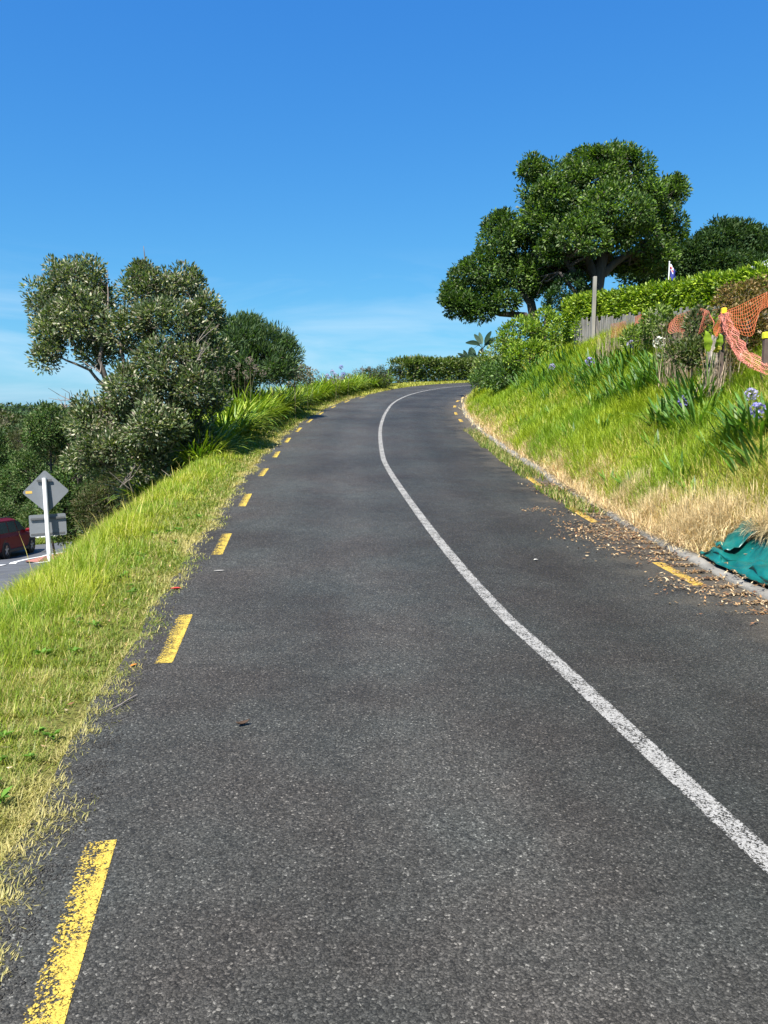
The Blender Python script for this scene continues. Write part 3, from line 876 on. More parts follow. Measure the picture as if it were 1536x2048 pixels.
def far_verge():
    n = 26000
    k = rng.uniform(0, 1, n)
    m = (LEFT[:, 1] > 38) & (LEFT[:, 0] < 30)
    Q = LEFT[m]; Nn = normals(LEFT)[m]
    i = (k * (len(Q) - 1)).astype(int)
    u = rng.uniform(.25, 2.2, n)
    P = Q[i] - Nn[i] * u[:, None] + rng.normal(0, .06, (n, 2))
    z = H(P[:, 0], P[:, 1])
    col = np.array([.32, .35, .05]) * rng.uniform(.6, 1.2, (n, 1)) + np.array([.2, .14, .05]) * (rng.random((n, 1)) < .4)
    o = blade_object('roadside_grass', np.stack([P[:, 0], P[:, 1], z], 1), rng.uniform(.06, .2, n), np.full(n, .05), rng.uniform(0, 6.3, n), rng.uniform(.1, .8, n), rng.uniform(.1, .7, n), col, M_GRASS)
    tag(o, 'pale grass strip along the outside of the far bend', 'grass', kind='stuff')
far_verge()

_rN = normals(RIGHT)
def right_points(n, y0, y1, e0, e1, power=1.0):
    y = log_y(n, y0, y1)
    k = np.interp(y, RIGHT[:, 1], np.arange(len(RIGHT))).astype(int)
    e = e0 + (e1 - e0) * rng.random(n) ** power
    jy = rng.uniform(-.2, .2, n) * (1 + y / 12)
    return RIGHT[k, 0] + _rN[k, 0] * (e + .42), RIGHT[k, 1] + _rN[k, 1] * (e + .42) + jy

def bank_grass():
    n = 330000
    x, y = right_points(n, 4.6, 41, .05, 5.0, 1.0)
    e = dr(x, y) - .42
    tuft = fbm(x, y, 2.0, 71)
    line = -.16 + .45 * fbm(x, y, .9, 72) + .32 * smooth(9.0, 6.5, y)
    keep = (e > .02) & (rng.random(n) < .30 + 1.1 * tuft) & ~((y < 7.1) & (e < .34))
    x, y, e, tuft, line = x[keep], y[keep], e[keep], tuft[keep], line[keep]
    n = len(x); dist = np.hypot(x, y)
    dryz = smooth(line + .10, line - .12, e + .1 * (rng.random(n) - .5))
    patch = smooth(.46, .68, fbm(x, y, .75, 73) + .10 * (rng.random(n) - .5) + .10 * smooth(14, 8, y) + .08 * smooth(1.2, 2.6, e) * smooth(18, 9, y))
    length = (.08 + .24 * (.2 + tuft ** 1.3 * 1.2)) * rng.uniform(.45, 1.5, n) * (1 - .35 * dryz)
    width = np.maximum(.0042, dist * .00072) * rng.uniform(.7, 1.35, n)
    a = np.array([.36, .42, .030]); b_ = np.array([.15, .28, .020]); s_ = np.array([.72, .57, .30]); s2 = np.array([.55, .47, .15])
    hue = np.clip(fbm(x, y, 1.3, 74) * 1.5 - .2 + .35 * (rng.random(n) - .5), 0, 1)[:, None]
    col = a * hue + b_ * (1 - hue)
    kp = (rng.random(n) < patch * (.30 + .32 * smooth(12, 7, y)))[:, None]
    col = np.where(kp, s2 * rng.uniform(.75, 1.25, (n, 1)), col)
    kd = (rng.random(n) < dryz)[:, None]
    col = np.where(kd, s_ * rng.uniform(.65, 1.2, (n, 1)), col)
    phi = rng.uniform(0, 6.28, n) * .75 + .8 + (fbm(x, y, 2.5, 75) - .5) * 3
    z = H(x, y) - .012
    o = blade_object('bank_grass', np.stack([x, y, z], 1), length, width, phi, rng.uniform(.05, .6, n), rng.uniform(.2, 1.3, n), col, M_GRASS, 3)
    tag(o, 'rough green and straw coloured grass covering the right bank', 'grass', kind='stuff')
bank_grass()

def straw_edge():
    # bleached dead grass hanging over the kerb
    n = 95000
    x, y = right_points(n, 4.8, 38, -.22, .5, .75)
    e = dr(x, y) - .42
    tu = fbm(x, y, 2.4, 81)
    keep = rng.random(n) < (.15 + 1.2 * tu) * smooth(.5, .2, e - .3 * smooth(9, 6, y)) * (.08 + .92 * smooth(-.03, .05, e + .40 * (fbm(x, y, 1.1, 87) - .5) + .13 * smooth(13, 10, y))) * (1 - (y < 7.2) * (e < .34))
    x, y, e, tu = x[keep], y[keep], e[keep], tu[keep]; n = len(x); dist = np.hypot(x, y)
    col = np.array([.78, .62, .35]) * rng.uniform(.55, 1.25, (n, 1)) * (1 + .1 * rng.normal(size=(n, 3)) * .4)
    br = rng.random(n) < .2; col[br] *= np.array([.6, .5, .4])
    z = np.where(e > -.02, H(x, y) - .01, prof(y) + .06)
    o = blade_object('dead_grass', np.stack([x, y, z], 1), (.08 + .22 * tu) * rng.uniform(.6, 1.3, n), np.maximum(.003, dist * .0006) * rng.uniform(.7, 1.3, n),
                     rng.normal(math.pi, 1.7, n), rng.uniform(.1, 1.4, n), rng.uniform(-.6, 1.9, n), col, M_STRAW, 3)
    tag(o, 'bleached dead grass along the kerb at the foot of the right bank', 'dead grass', kind='stuff')
    # heaps beside the green sheet
    Ps = []
    for px, py, s_, m in ((1345, 1075, .22, 3500), (1400, 1068, .22, 3800), (1300, 1040, .2, 2600), (1505, 1100, .24, 4200), (1450, 1055, .2, 2800), (1535, 1085, .25, 3000), (1255, 1005, .2, 1500)):
        c = G(px, py); q = rng.normal(0, s_ * .55, (m, 2)); Ps.append(np.stack([c.x + q[:, 0], c.y + q[:, 1]], 1))
    P = np.concatenate(Ps); n = len(P)
    keep = (dr(P[:, 0], P[:, 1]) > .46) & ~((P[:, 1] < 7.1) & (dr(P[:, 0], P[:, 1]) < .74)); P = P[keep]; n = len(P)
    col = np.array([.76, .61, .34]) * rng.uniform(.4, 1.2, (n, 1))
    z = H(P[:, 0], P[:, 1])
    o = blade_object('hay', np.stack([P[:, 0], P[:, 1], z + rng.uniform(0, .05, n)], 1), rng.uniform(.12, .34, n), np.full(n, .0055), rng.uniform(0, 6.28, n), rng.uniform(0, 1.3, n), rng.uniform(-1.2, 2.6, n), col, M_STRAW, 4)
    tag(o, 'matted straw heaps above the crumpled green sheet', 'straw', kind='stuff')
    # green grass growing in the gutter
    n = 16000
    x, y = right_points(n, 7.5, 26, -.62, -.14, 1)
    g = fbm(y * .0, y, .42, 83)
    inside = smooth(12.5, 14.2, y) * smooth(23.5, 20.5, y) + .55 * smooth(9.4, 10, y) * smooth(12.6, 11.2, y)
    keep = (rng.random(n) < inside * (.35 + fbm(x, y, 2, 84))) & (dr(x, y) < .26) & (dr(x, y) > -.22 + .2 * fbm(x, y, 1.5, 85))
    x, y = x[keep], y[keep]; n = len(x)
    col = np.array([.12, .19, .02]) * rng.uniform(.6, 1.3, (n, 1)); st = rng.random(n) < .4; col[st] = np.array([.46, .38, .16]) * rng.uniform(.7, 1.2, (st.sum(), 1))
    o = blade_object('gutter_grass', np.stack([x, y, prof(y)], 1), rng.uniform(.04, .15, n), rng.uniform(.008, .014, n), rng.uniform(0, 6.3, n), rng.uniform(.1, .7, n), rng.uniform(.2, 1, n), col, M_GRASS)
    tag(o, 'green grass growing in the gutter over the yellow dashes', 'grass', kind='stuff')
straw_edge()

def flat_leaves(name, x, y, z, L, Wd, col, label, cat):
    n = len(x)
    a = rng.uniform(0, 6.3, n)
    D = np.stack([np.cos(a), np.sin(a), rng.normal(0, .35, n)], 1); D = unit(D)
    Nn = unit(np.stack([rng.normal(0, .35, n), rng.normal(0, .35, n), np.ones(n)], 1))
    V, F = leaves_geo(np.stack([x, y, z], 1), D, Nn, L, Wd, -.35)
    return tag(link(name, mesh_np(name, V, [F], col=np.repeat(col, 4, 0), mats=[M_LITTER])), label, cat, kind='stuff')

def litter():
    pal = np.array([(.30, .17, .075), (.40, .27, .14), (.20, .10, .05), (.46, .36, .22), (.33, .21, .10)])
    n = 3400
    y = rng.uniform(5.0, 12.6, n) ; k = np.interp(y, RIGHT[:, 1], np.arange(len(RIGHT))).astype(int)
    off = .22 - np.abs(rng.normal(0, .16, n)) * (.6 + 1.0 * fbm(y * 0, y, 1.2, 91)) + rng.normal(0, .03, n)
    off = np.where(rng.random(n) < .3, rng.uniform(.1, .62, n), off)
    x = RIGHT[k, 0] + _rN[k, 0] * off; y = RIGHT[k, 1] + _rN[k, 1] * off
    xs, ys = [x], [y]
    for px, py, sx_, sy_, m in ((1160, 1053, .14, .05, 150), (1195, 1064, .2, .05, 280), (1235, 1075, .25, .06, 300), (1075, 1020, .09, .05, 60), (1110, 1028, .12, .03, 40), (1170, 1075, .22, .04, 60),
                                (1225, 1096, .12, .03, 50), (1345, 1163, .12, .05, 70), (1380, 1178, .15, .05, 60), (1052, 1022, .03, .02, 14), (1300, 1110, .25, .08, 220), (1460, 1185, .2, .08, 160), (1500, 1215, .15, .05, 60)):
        c = GR(px, py)
        xs.append(c.x + rng.normal(0, sx_, m)); ys.append(c.y + rng.normal(0, sy_ * 3.0, m))
    x = np.concatenate(xs); y = np.concatenate(ys)
    kp = rng.random(len(x)) < 1; x, y = x[kp], y[kp]; n = len(x)
    R = dr(x, y)
    z = np.where(R > .44, H(x, y) + .02, np.where(R > .25, prof(y) + .08, prof(y) + .012)) + rng.uniform(0, .018, n)
    col = pal[rng.integers(0, 5, n)] * rng.uniform(.4, 1.25, (n, 1))
    flat_leaves('leaf_litter', x, y, z, rng.uniform(.018, .065, n) * rng.uniform(.6, 1.1, n), rng.uniform(.006, .022, n), col, 'brown dry leaves drifted along the right kerb', 'leaf litter')
    # brown hollow in the bank
    c = G(1165, 968); m = 500
    x = c.x + rng.normal(0, .17, m); y = c.y + rng.normal(0, .3, m)
    flat_leaves('leaf_litter', x, y, np.maximum(H(x, y), prof(y)) + rng.uniform(.01, .07, m), rng.uniform(.04, .09, m), rng.uniform(.015, .03, m), np.array([.17, .085, .045]) * rng.uniform(.5, 1.8, (m, 1)), 'dark brown leaves heaped in the hollow of the right bank', 'leaf litter')
    # scattered on the left verge
    n = 260
    x, y = left_points(n, 1.2, 16, .2, 1.1)
    flat_leaves('leaf_litter', x, y, H(x, y) + .025 * rng.uniform(.6, 1.3, n), rng.uniform(.02, .05, n), rng.uniform(.008, .017, n), pal[rng.integers(0, 5, n)] * rng.uniform(.8, 1.5, (n, 1)), 'scattered dead leaves lying on the mown verge', 'leaf litter')
litter()

def loose_chips():
    # loose stones along the ragged left edge of the seal
    n = 5200
    y = log_y(n, 1.2, 14); k = np.interp(y, LEFT[:, 1], np.arange(len(LEFT))).astype(int)
    u = edge_of_road(y) + rng.normal(0, .045, n) - .05
    Nn = normals(LEFT)[k]
    x = LEFT[k, 0] - Nn[:, 0] * u; yy = LEFT[k, 1] - Nn[:, 1] * u + rng.normal(0, .05, n)
    z = np.maximum(H(x, yy), prof(yy)) + .001
    r = rng.uniform(.0025, .0065, n)
    base = np.array([(1, 0, 0), (0, 1, 0), (-1, 0, 0), (0, -1, 0), (0, 0, 1), (0, 0, -1)], float)
    V = np.stack([x, yy, z], 1)[:, None] + base[None] * r[:, None, None] * rng.uniform(.6, 1.3, (n, 6, 1)) * np.array([1, 1, .6])
    a = rng.uniform(0, 6.3, n)
    f = np.array([(0, 1, 4), (1, 2, 4), (2, 3, 4), (3, 0, 4), (1, 0, 5), (2, 1, 5), (3, 2, 5), (0, 3, 5)])
    F = (f[None] + (np.arange(n) * 6)[:, None, None]).reshape(-1, 3)
    g = rng.uniform(.02, .075, n)[:, None] * np.array([1, .96, .9])
    o = link('gravel', mesh_np('gravel', V.reshape(-1, 3), [F], col=np.repeat(g, 6, 0), mats=[M_LITTER]))
    tag(o, 'loose dark chips along the ragged left road edge', 'gravel', kind='stuff')
loose_chips()

# ------------------------------------------------------------------ strap-leaved lilies
def strap_mesh(n, L, w, spread, seed, cols, arch=1.7):
    r = np.random.default_rng(seed)
    phi = r.uniform(0, 2 * math.pi, n)
    rad = spread * np.sqrt(r.random(n)) * .35
    P = np.stack([np.cos(phi) * rad, np.sin(phi) * rad, -.03 * np.ones(n)], 1)
    phi = phi + r.normal(0, .5, n)
    V, q, t, nv = blades(P, L * r.uniform(.6, 1.15, n), w * r.uniform(.75, 1.2, n), phi, r.uniform(.02, .5, n), r.uniform(.3, 1.0, n) * arch, 6, 1.0)
    k = r.integers(0, len(cols), n)
    col = np.array(cols)[k] * r.uniform(.75, 1.25, (n, 1))
    return mesh_np('leaves', V, [q, t], col=np.repeat(col, nv, 0), mats=[M_STRAP])

def umbel_mesh(nm, rad, n, cols, seed, fl=.035, half=False):
    r = np.random.default_rng(seed)
    d = unit(r.normal(size=(n, 3)) + np.array([0, 0, .25]))
    if half: d[:, 2] = np.abs(d[:, 2])
    c = d * rad * r.uniform(.75, 1.0, (n, 1))
    Vs, Fs, cs = [], [], []
    b = 0
    for j in range(5):                                   # five petals to each floret
        a = unit(np.cross(d, r.normal(size=(n, 3))))
        D = unit(d * .9 + a * .8)
        V, F = leaves_geo(c, D, d, np.full(n, fl), np.full(n, fl * .5), .1)
        Vs.append(V); Fs.append(F + b); b += len(V)
        cs.append(np.repeat(np.array(cols)[r.integers(0, len(cols), n)], 4, 0))
    # little stalks from the middle
    s_ = unit(np.cross(d, np.array([.2, .3, 1.0])))
    V = np.stack([s_ * .0015, -s_ * .0015, c + s_ * .002, c - s_ * .002], 1)
    V = V[:, [0, 1, 3, 2]].reshape(-1, 3)
    Vs.append(V); Fs.append(np.arange(4 * n).reshape(-1, 4) + b); cs.append(np.tile(np.array([.10, .13, .05]), (4 * n, 1)))
    return mesh_np(nm, np.concatenate(Vs), [np.concatenate(Fs)], col=np.concatenate(cs), mats=[M_PETAL])

BRIGHT = [(.22, .30, .026), (.14, .23, .020), (.32, .37, .06), (.09, .17, .016)]
DARK = [(.06, .14, .022), (.042, .105, .020), (.085, .19, .024), (.13, .22, .025)]
STEM = plain('flower_stalk', (.10, .15, .03), .6)
STEM_DRY = plain('dry_stalk', (.13, .11, .06), .9)
U_PURPLE = umbel_mesh('flower_head', .075, 46, [(.27, .25, .62), (.36, .34, .70), (.20, .18, .5), (.5, .48, .75)], 1)
U_PALE = umbel_mesh('flower_head', .075, 46, [(.45, .43, .68), (.55, .5, .68), (.36, .34, .55)], 2)
U_WHITE = umbel_mesh('flower_head', .08, 50, [(.75, .76, .62), (.7, .72, .5), (.8, .8, .75)], 3)
U_SPENT = umbel_mesh('flower_head', .07, 30, [(.26, .19, .15), (.33, .26, .22), (.20, .17, .09), (.38, .31, .3)], 4, .028)
def stem_mesh(h, bend, r=.0048):
    mb = MB()
    mb.tube([(bend * (k / 5) ** 2, 0, h * k / 5) for k in range(6)], [r, r, r * .9, r * .85, r * .8, r * .7], 5)
    me = bpy.data.meshes.new('flower_stem'); me.from_pydata(mb.v, [], mb.f); return me
def add_flower(root, x, y, h, head, dry=False, bend=.05, rz=0.0, k=1.0):
    me = stem_mesh(h, bend); me.materials.append(STEM_DRY if dry else STEM)
    st = link('flower_stem', me, root, (x, y, 0)); st.rotation_euler = (0, 0, rz)
    hd = link('flower_head', head, st, (bend, 0, h + .01)); hd.scale = (k, k, k); hd.rotation_euler = (0, 0, random.uniform(0, 6))
    return st

LUSH = [strap_mesh(230, 1.12, .048, 1.2, 100 + i, BRIGHT, 2.1) for i in range(4)]
protos = []
for i in range(4):
    r_ = empty('lily_clump', (0, 0, 0), 'x', 'lily')
    link('leaves', LUSH[i], r_)
    for k in range((0, 0, 0, 0)[i]):
        a = random.uniform(0, 6.28)
        add_flower(r_, .25 * math.cos(a), .25 * math.sin(a), random.uniform(.75, 1.2), U_SPENT, True, random.uniform(-.1, .15), a, 1.15)
    protos.append(r_)
used = set()
def lily(i, x, y, sc, rz, label, group, tilt=(0, 0)):
    o = protos[i] if i not in used else copy_tree(protos[i])
    used.add(i)
    o.location = (x, y, ground(x, y)); o.scale = (sc, sc, sc); o.rotation_euler = (tilt[0], tilt[1], rz)
    tag(o, label, 'lily', group)
LN = normals(LEFT)
def left_row(y0, y1, step, u0, side, sc0, label, group):
    s = y0; n = 0
    while s < y1:
        k = int(np.interp(s, LEFT[:, 1], np.arange(len(LEFT))))
        u = u0 + random.uniform(-.15, .2)
        x, y = LEFT[k, 0] - LN[k, 0] * u, LEFT[k, 1] - LN[k, 1] * u
        lily(n % 2 + side, x, y, sc0 * random.uniform(.85, 1.15) * (.72 + .28 * min(1, (s - 16) / 4)), random.uniform(0, 6.28), label % ORD[n], group, (random.uniform(-.1, .1), .06))
        n += 1
        s += step * random.uniform(.85, 1.15)
left_row(16.2, 48.0, .85, 1.6, 0, 1.05, 'bright arching lily clump in the verge row, %s from the near end', 'lily clumps lining the left verge')
left_row(16.6, 47.0, 1.1, 2.45, 2, 1.2, 'taller lily clump behind the verge row, %s from the near end', 'lily clumps behind the verge row')

# dry seed heads above the row
def seed_heads(px, py, t, n, sx_, sy_, label, seed):
    r = np.random.default_rng(seed)
    c = W(px, py, t)
    z0 = ground(c.x, c.y)
    root = empty('seed_head_clump', (c.x, c.y, z0), label, 'dry flowers', 'dry flower heads on tall stalks above the lily row')
    for i in range(n):
        x, y = r.normal(0, sx_), r.normal(0, sx_)
        h = c.z - z0 + r.uniform(-sy_, sy_)
        st = add_flower(root, x, y, max(h, .5), U_SPENT, True, r.uniform(-.3, .3), r.uniform(0, 6), r.uniform(.9, 1.5))
for i, (px, py, t, n, lab) in enumerate(((500, 732, 25.5, 10, 'greyish dry flower heads right below the dark feathery shrub'),
                                         (552, 746, 28, 12, 'brown dry flower heads at the tip of the dark feathery shrub'),
                                         (592, 750, 31, 12, 'brown seed heads between the shrub tip and the purple flowers'),
                                         (462, 742, 24, 6, 'dry flower heads in front of the shrub trunk, nearest clump'),
                                         (628, 754, 35, 8, 'low pale seed heads just before the tall purple flowers'))):
    seed_heads(px, py, t, n + 6, .75, .22, lab, 40 + i)
def tall_flowers(px_list, t, label, head, k=1.3):
    c = W(px_list[0][0], px_list[0][1], t); z0 = ground(c.x, c.y)
    root = empty('tall_flower_group', (c.x, c.y, z0), label, 'flowers')
    for px, py in px_list:
        q = W(px, py, t + random.uniform(-.5, .5))
        add_flower(root, q.x - c.x, q.y - c.y, q.z - z0, head, False, random.uniform(-.04, .04), 0, k)
tall_flowers([(654, 752), (664, 744), (671, 750), (660, 757), (676, 757)], 37, 'cluster of mauve flower heads left of the tallest single flower', U_PALE, 1.15)
tall_flowers([(681, 735), (685, 749), (686, 757)], 38.5, 'tallest mauve flower head standing alone against the sky', U_PURPLE, 1.3)
tall_flowers([(695, 750), (708, 745), (714, 741), (722, 738), (728, 740), (738, 737), (701, 752)], 42, 'pale flower heads beside the small dark cypress shrub', U_SPENT, 1.3)

# ------------------------------------------------------------------ trees and shrubs on the left
GREY_GREEN = [(.068, .104, .042), (.100, .140, .055), (.155, .185, .085), (.30, .30, .20), (.42, .40, .29), (.15, .12, .085)]
def left_tree():
    t = 16.4
    bl = px_blobs([(148, 556, 60, 50, .2), (106, 606, 48, 54, .3), (165, 640, 58, 58, -.2), (208, 604, 28, 46, .3), (112, 668, 45, 42, 0), (95, 712, 28, 34, -.1), (190, 700, 48, 42, .2)], t)
    bl = lumpy(bl, 6, .46, 21)
    b = G(300, 930); base = (W(250, 985, t + .1))
    base.z = ground(base.x, base.y) - .1
    P = lambda a, b_, k=0: W(a, b_, t + k)
    tr = [([base, P(258, 860), P(215, 770), P(185, 690, .1), P(160, 600, .1), P(150, 530, .1)], [.10, .085, .06, .045, .03, .01]),
          ([P(232, 800), P(180, 740, .1), P(120, 715), P(85, 722)], [.05, .03, .02, .008]),
          ([P(225, 785), P(200, 720, -.3), P(215, 640, -.2), P(215, 570, 0)], [.05, .04, .03, .01]),
          ([P(200, 740), P(150, 690), P(112, 640)], [.035, .025, .01])]
    make_tree('bushy_tree', 'silvery green bushy tree with bare leaning stems, left of the crown with the spike', 'tree', base, bl, tr, 13, .20, 38, .092, .037, GREY_GREEN, (28, 26, 17, 17, 10, 5), twig=.011, inner=.12, upb=.6)
    t = 16.0
    bl = px_blobs([(298, 580, 56, 48, .2), (362, 582, 50, 48, .4), (406, 634, 40, 50, .3), (385, 770, 46, 40, -.5), (335, 655, 75, 50, -.2), (255, 668, 52, 52, 0), (412, 700, 42, 55, .2), (345, 735, 70, 55, -.4), (268, 775, 70, 60, -.3),
                   (400, 795, 55, 65, .1), (205, 832, 58, 52, -.1), (320, 850, 80, 60, -.5), (225, 905, 65, 50, -.2), (160, 850, 32, 42, .1), (180, 925, 42, 45, 0), (300, 930, 60, 45, -.2), (386, 880, 50, 45, .3), (288, 548, 20, 20, .1)], t)
    bl = lumpy(bl, 6, .46, 22)
    base = W(330, 985, t); base.z = ground(base.x, base.y) - .1
    P = lambda a, b_, k=0: W(a, b_, t + k)
    tr = [([base, P(325, 880), P(318, 780), P(300, 680), P(302, 600), P(292, 545), P(287, 492)], [.12, .10, .075, .055, .035, .02, .005]),
          ([P(322, 840), P(370, 740, .3), P(390, 660, .3), P(375, 570, .3)], [.07, .05, .035, .012]),
          ([P(322, 850), P(262, 780, -.2), P(240, 690), P(250, 630)], [.06, .045, .03, .01]),
          ([P(325, 900), P(260, 880, -.2), P(200, 840), P(165, 830)], [.05, .04, .02, .008]),
          ([P(325, 900), P(390, 850, .2), P(425, 780, .2)], [.05, .035, .012]),
          ([P(325, 900), P(250, 935, -.2), P(180, 930)], [.045, .03, .01]),
          ([P(318, 780), P(370, 745, -.4), P(395, 715, -.4)], [.03, .02, .01])]
    root = make_tree('bushy_tree', 'largest silvery green bushy tree on the left, with one bare spike on top', 'tree', base, bl, tr, 13, .20, 38, .092, .037, GREY_GREEN, (32, 28, 15, 13, 8, 7), twig=.011, inner=.1, upb=.6)
    # bare dead wood in the lower crown
    for px, py in ((395, 720), (410, 735), (380, 745), (270, 900), (300, 880), (250, 930), (340, 905), (285, 860), (225, 760), (200, 745), (390, 690), (320, 930), (290, 960), (340, 960), (140, 800), (130, 815), (268, 985), (240, 975)):
        a = P(px, py, random.uniform(-1.0, -.3))
        d = Vector((random.uniform(-.5, .7), random.uniform(-.3, .1), random.uniform(.1, .7)))
        mb = MB()
        for k in range(4):
            e = a + (d + Vector(rng.normal(0, .20, 3))) * random.uniform(.3, .75)
            mb.tube([a, a.lerp(e, .5) + Vector(rng.normal(0, .03, 3)), e], [.010, .007, .003], 5, cap=False)
        mb.v = [tuple(Vector(p) - base) for p in mb.v]
        mb.build('dead_branch', M_TWIG, root)
left_tree()

FEATHER = [(.050, .088, .036), (.070, .120, .048), (.095, .150, .054), (.13, .19, .06)]
def feathery():
    t = 25.5
    bl = px_blobs([(480, 690, 40, 55), (440, 700, 36, 50, .1), (455, 750, 44, 40, .2), (535, 690, 42, 38, .3), (568, 708, 26, 26, .2), (510, 728, 55, 36, -.2), (450, 730, 30, 50, -.3), (500, 660, 24, 30, .2), (560, 735, 30, 22, 0), (470, 770, 40, 30, 0)], t)
    base = W(490, 800, t); base.z = ground(base.x, base.y) - .1
    P = lambda a, b_, k=0: W(a, b_, t + k)
    tr = [([base, P(490, 750), P(490, 690), P(490, 650)], [.10, .08, .05, .01]), ([P(490, 760), P(540, 720), P(575, 700)], [.06, .04, .01]), ([P(490, 760), P(455, 720), P(450, 690)], [.05, .03, .01])]
    make_tree('feathery_shrub', 'dark feathery evergreen behind the bushy tree, sloping down to the road', 'shrub', base, bl, tr, 11, .32, 54, .20, .040, FEATHER, (30, 35, 25, 10), upb=.9, bark=M_BARK)
    t = 28.5
    bl = px_blobs([(592, 742, 22, 16), (570, 752, 24, 18), (610, 752, 18, 12, .3)], t)
    base = W(590, 775, t); base.z = ground(base.x, base.y) - .1
    make_tree('low_shrub', 'low brownish green shrub at the road side tip of the dark feathery shrub', 'shrub', base, bl, [([base, W(590, 752, t), W(592, 735, t)], [.04, .02, .008])], 14, .22, 30, .10, .04, [(.07, .10, .04), (.12, .13, .06), (.24, .19, .13)], (4, 3, 3), twig=.008)
    t = 44
    bl = px_blobs([(757, 752, 12, 16), (765, 745, 7, 12), (742, 748, 14, 9), (728, 745, 10, 7), (768, 760, 10, 10)], t)
    base = W(757, 778, t); base.z = ground(base.x, base.y) - .1
    make_tree('small_cypress', 'small dark pointed shrub beside the pale flower heads on the bend', 'shrub', base, bl, [([base, W(757, 755, t), W(762, 738, t)], [.05, .03, .01])], 14, .22, 26, .15, .035, [(.035, .06, .03), (.055, .085, .04), (.16, .15, .10)], (5, 4, 2), upb=.8)
    t = 55
    bl = px_blobs([(790, 748, 14, 15), (808, 742, 15, 11), (800, 757, 16, 10)], t)
    base = W(795, 776, t); base.z = ground(base.x, base.y) - .1
    make_tree('grey_shrub', 'small grey green open shrub at the left end of the far hedge', 'shrub', base, bl, [([base, W(795, 760, t), W(790, 745, t)], [.05, .03, .01]), ([W(795, 765, t), W(812, 742, t)], [.03, .01])], 6, .28, 26, .16, .06, [(.07, .10, .05), (.11, .14, .075), (.28, .28, .2)], (5, 4, 2))
feathery()

MANUKA = [(.040, .058, .018), (.055, .070, .022), (.075, .085, .030), (.10, .085, .045)]
BUSH = [(.035, .075, .020), (.055, .105, .028), (.08, .135, .036), (.14, .17, .07)]
def lower_bush():
    lst = [  # px, py, rx, ry, t, palette, label
        (100, 850, 42, 38, 24, BUSH, 'bright leaved bush at the left foot of the silvery trees'),
        (150, 990, 60, 60, 24, BUSH, 'dark bush right behind the grey road sign'),
        (215, 1000, 50, 55, 22, MANUKA, 'dark twiggy bush between the sign and the grass crest'),
        (60, 960, 60, 55, 50, BUSH, 'rounded green bush beyond the rail, left of the sign'),
        (-10, 1040, 60, 40, 47, BUSH, 'low green bush above the red car'),
        (20, 1000, 40, 30, 52, [(.10, .07, .06), (.075, .06, .045), (.06, .07, .03)], 'brownish purple bush at the left picture edge'),
        (95, 1030, 55, 45, 46, BUSH, 'green bush behind the rail under the diamond plate'),
        (160, 1035, 50, 35, 45, MANUKA, 'dark low bush behind the white rail end'),
        (40, 905, 60, 40, 62, MANUKA, 'olive bush crown on the slope, beneath the hilltop house'),
        (130, 930, 60, 45, 56, MANUKA, 'olive bush on the slope behind the silvery trees'),
        (-40, 900, 60, 50, 60, BUSH, 'tall dark bush cut by the left picture edge'),
        (230, 950, 60, 60, 42, BUSH, 'dark bush in the shade behind the bushy trees'),
    ]
    for px, py, rx, ry, t, pal, lab in lst:
        bl = px_blobs([(px, py, rx, ry), (px - rx * .5, py + ry * .4, rx * .7, ry * .7, -.4), (px + rx * .5, py + ry * .35, rx * .7, ry * .7, .3), (px + rx * .1, py - ry * .5, rx * .5, ry * .6, .2), (px, py + ry * .95, rx, ry * .7)], t, .9)
        base = W(px, py + ry * 1.5, t)
        base.z = min(ground(base.x, base.y), base.z + .3)
        k = t / 24
        make_tree('bush', lab, 'bush', base, bl, [([base, W(px, py + ry * .5, t), W(px + rx * .1, py - ry * .5, t)], [.035 * k, .03 * k, .015 * k]), ([W(px, py + ry * .7, t), W(px - rx * .6, py + ry * .2, t)], [.05 * k, .015]), ([W(px, py + ry * .7, t), W(px + rx * .6, py + ry * .2, t)], [.05 * k, .015])],
                  9 / k ** 1.3, .26 * k ** .7, 60, .11 * k ** .5, (.045 if pal is BUSH else .03) * k ** .5, pal, [1] * len(pal), leafm=M_FARLEAF, bark=M_BARK_D, twig=.012 * k, group='bushes below the left bank', twig_frac=.4)
lower_bush()

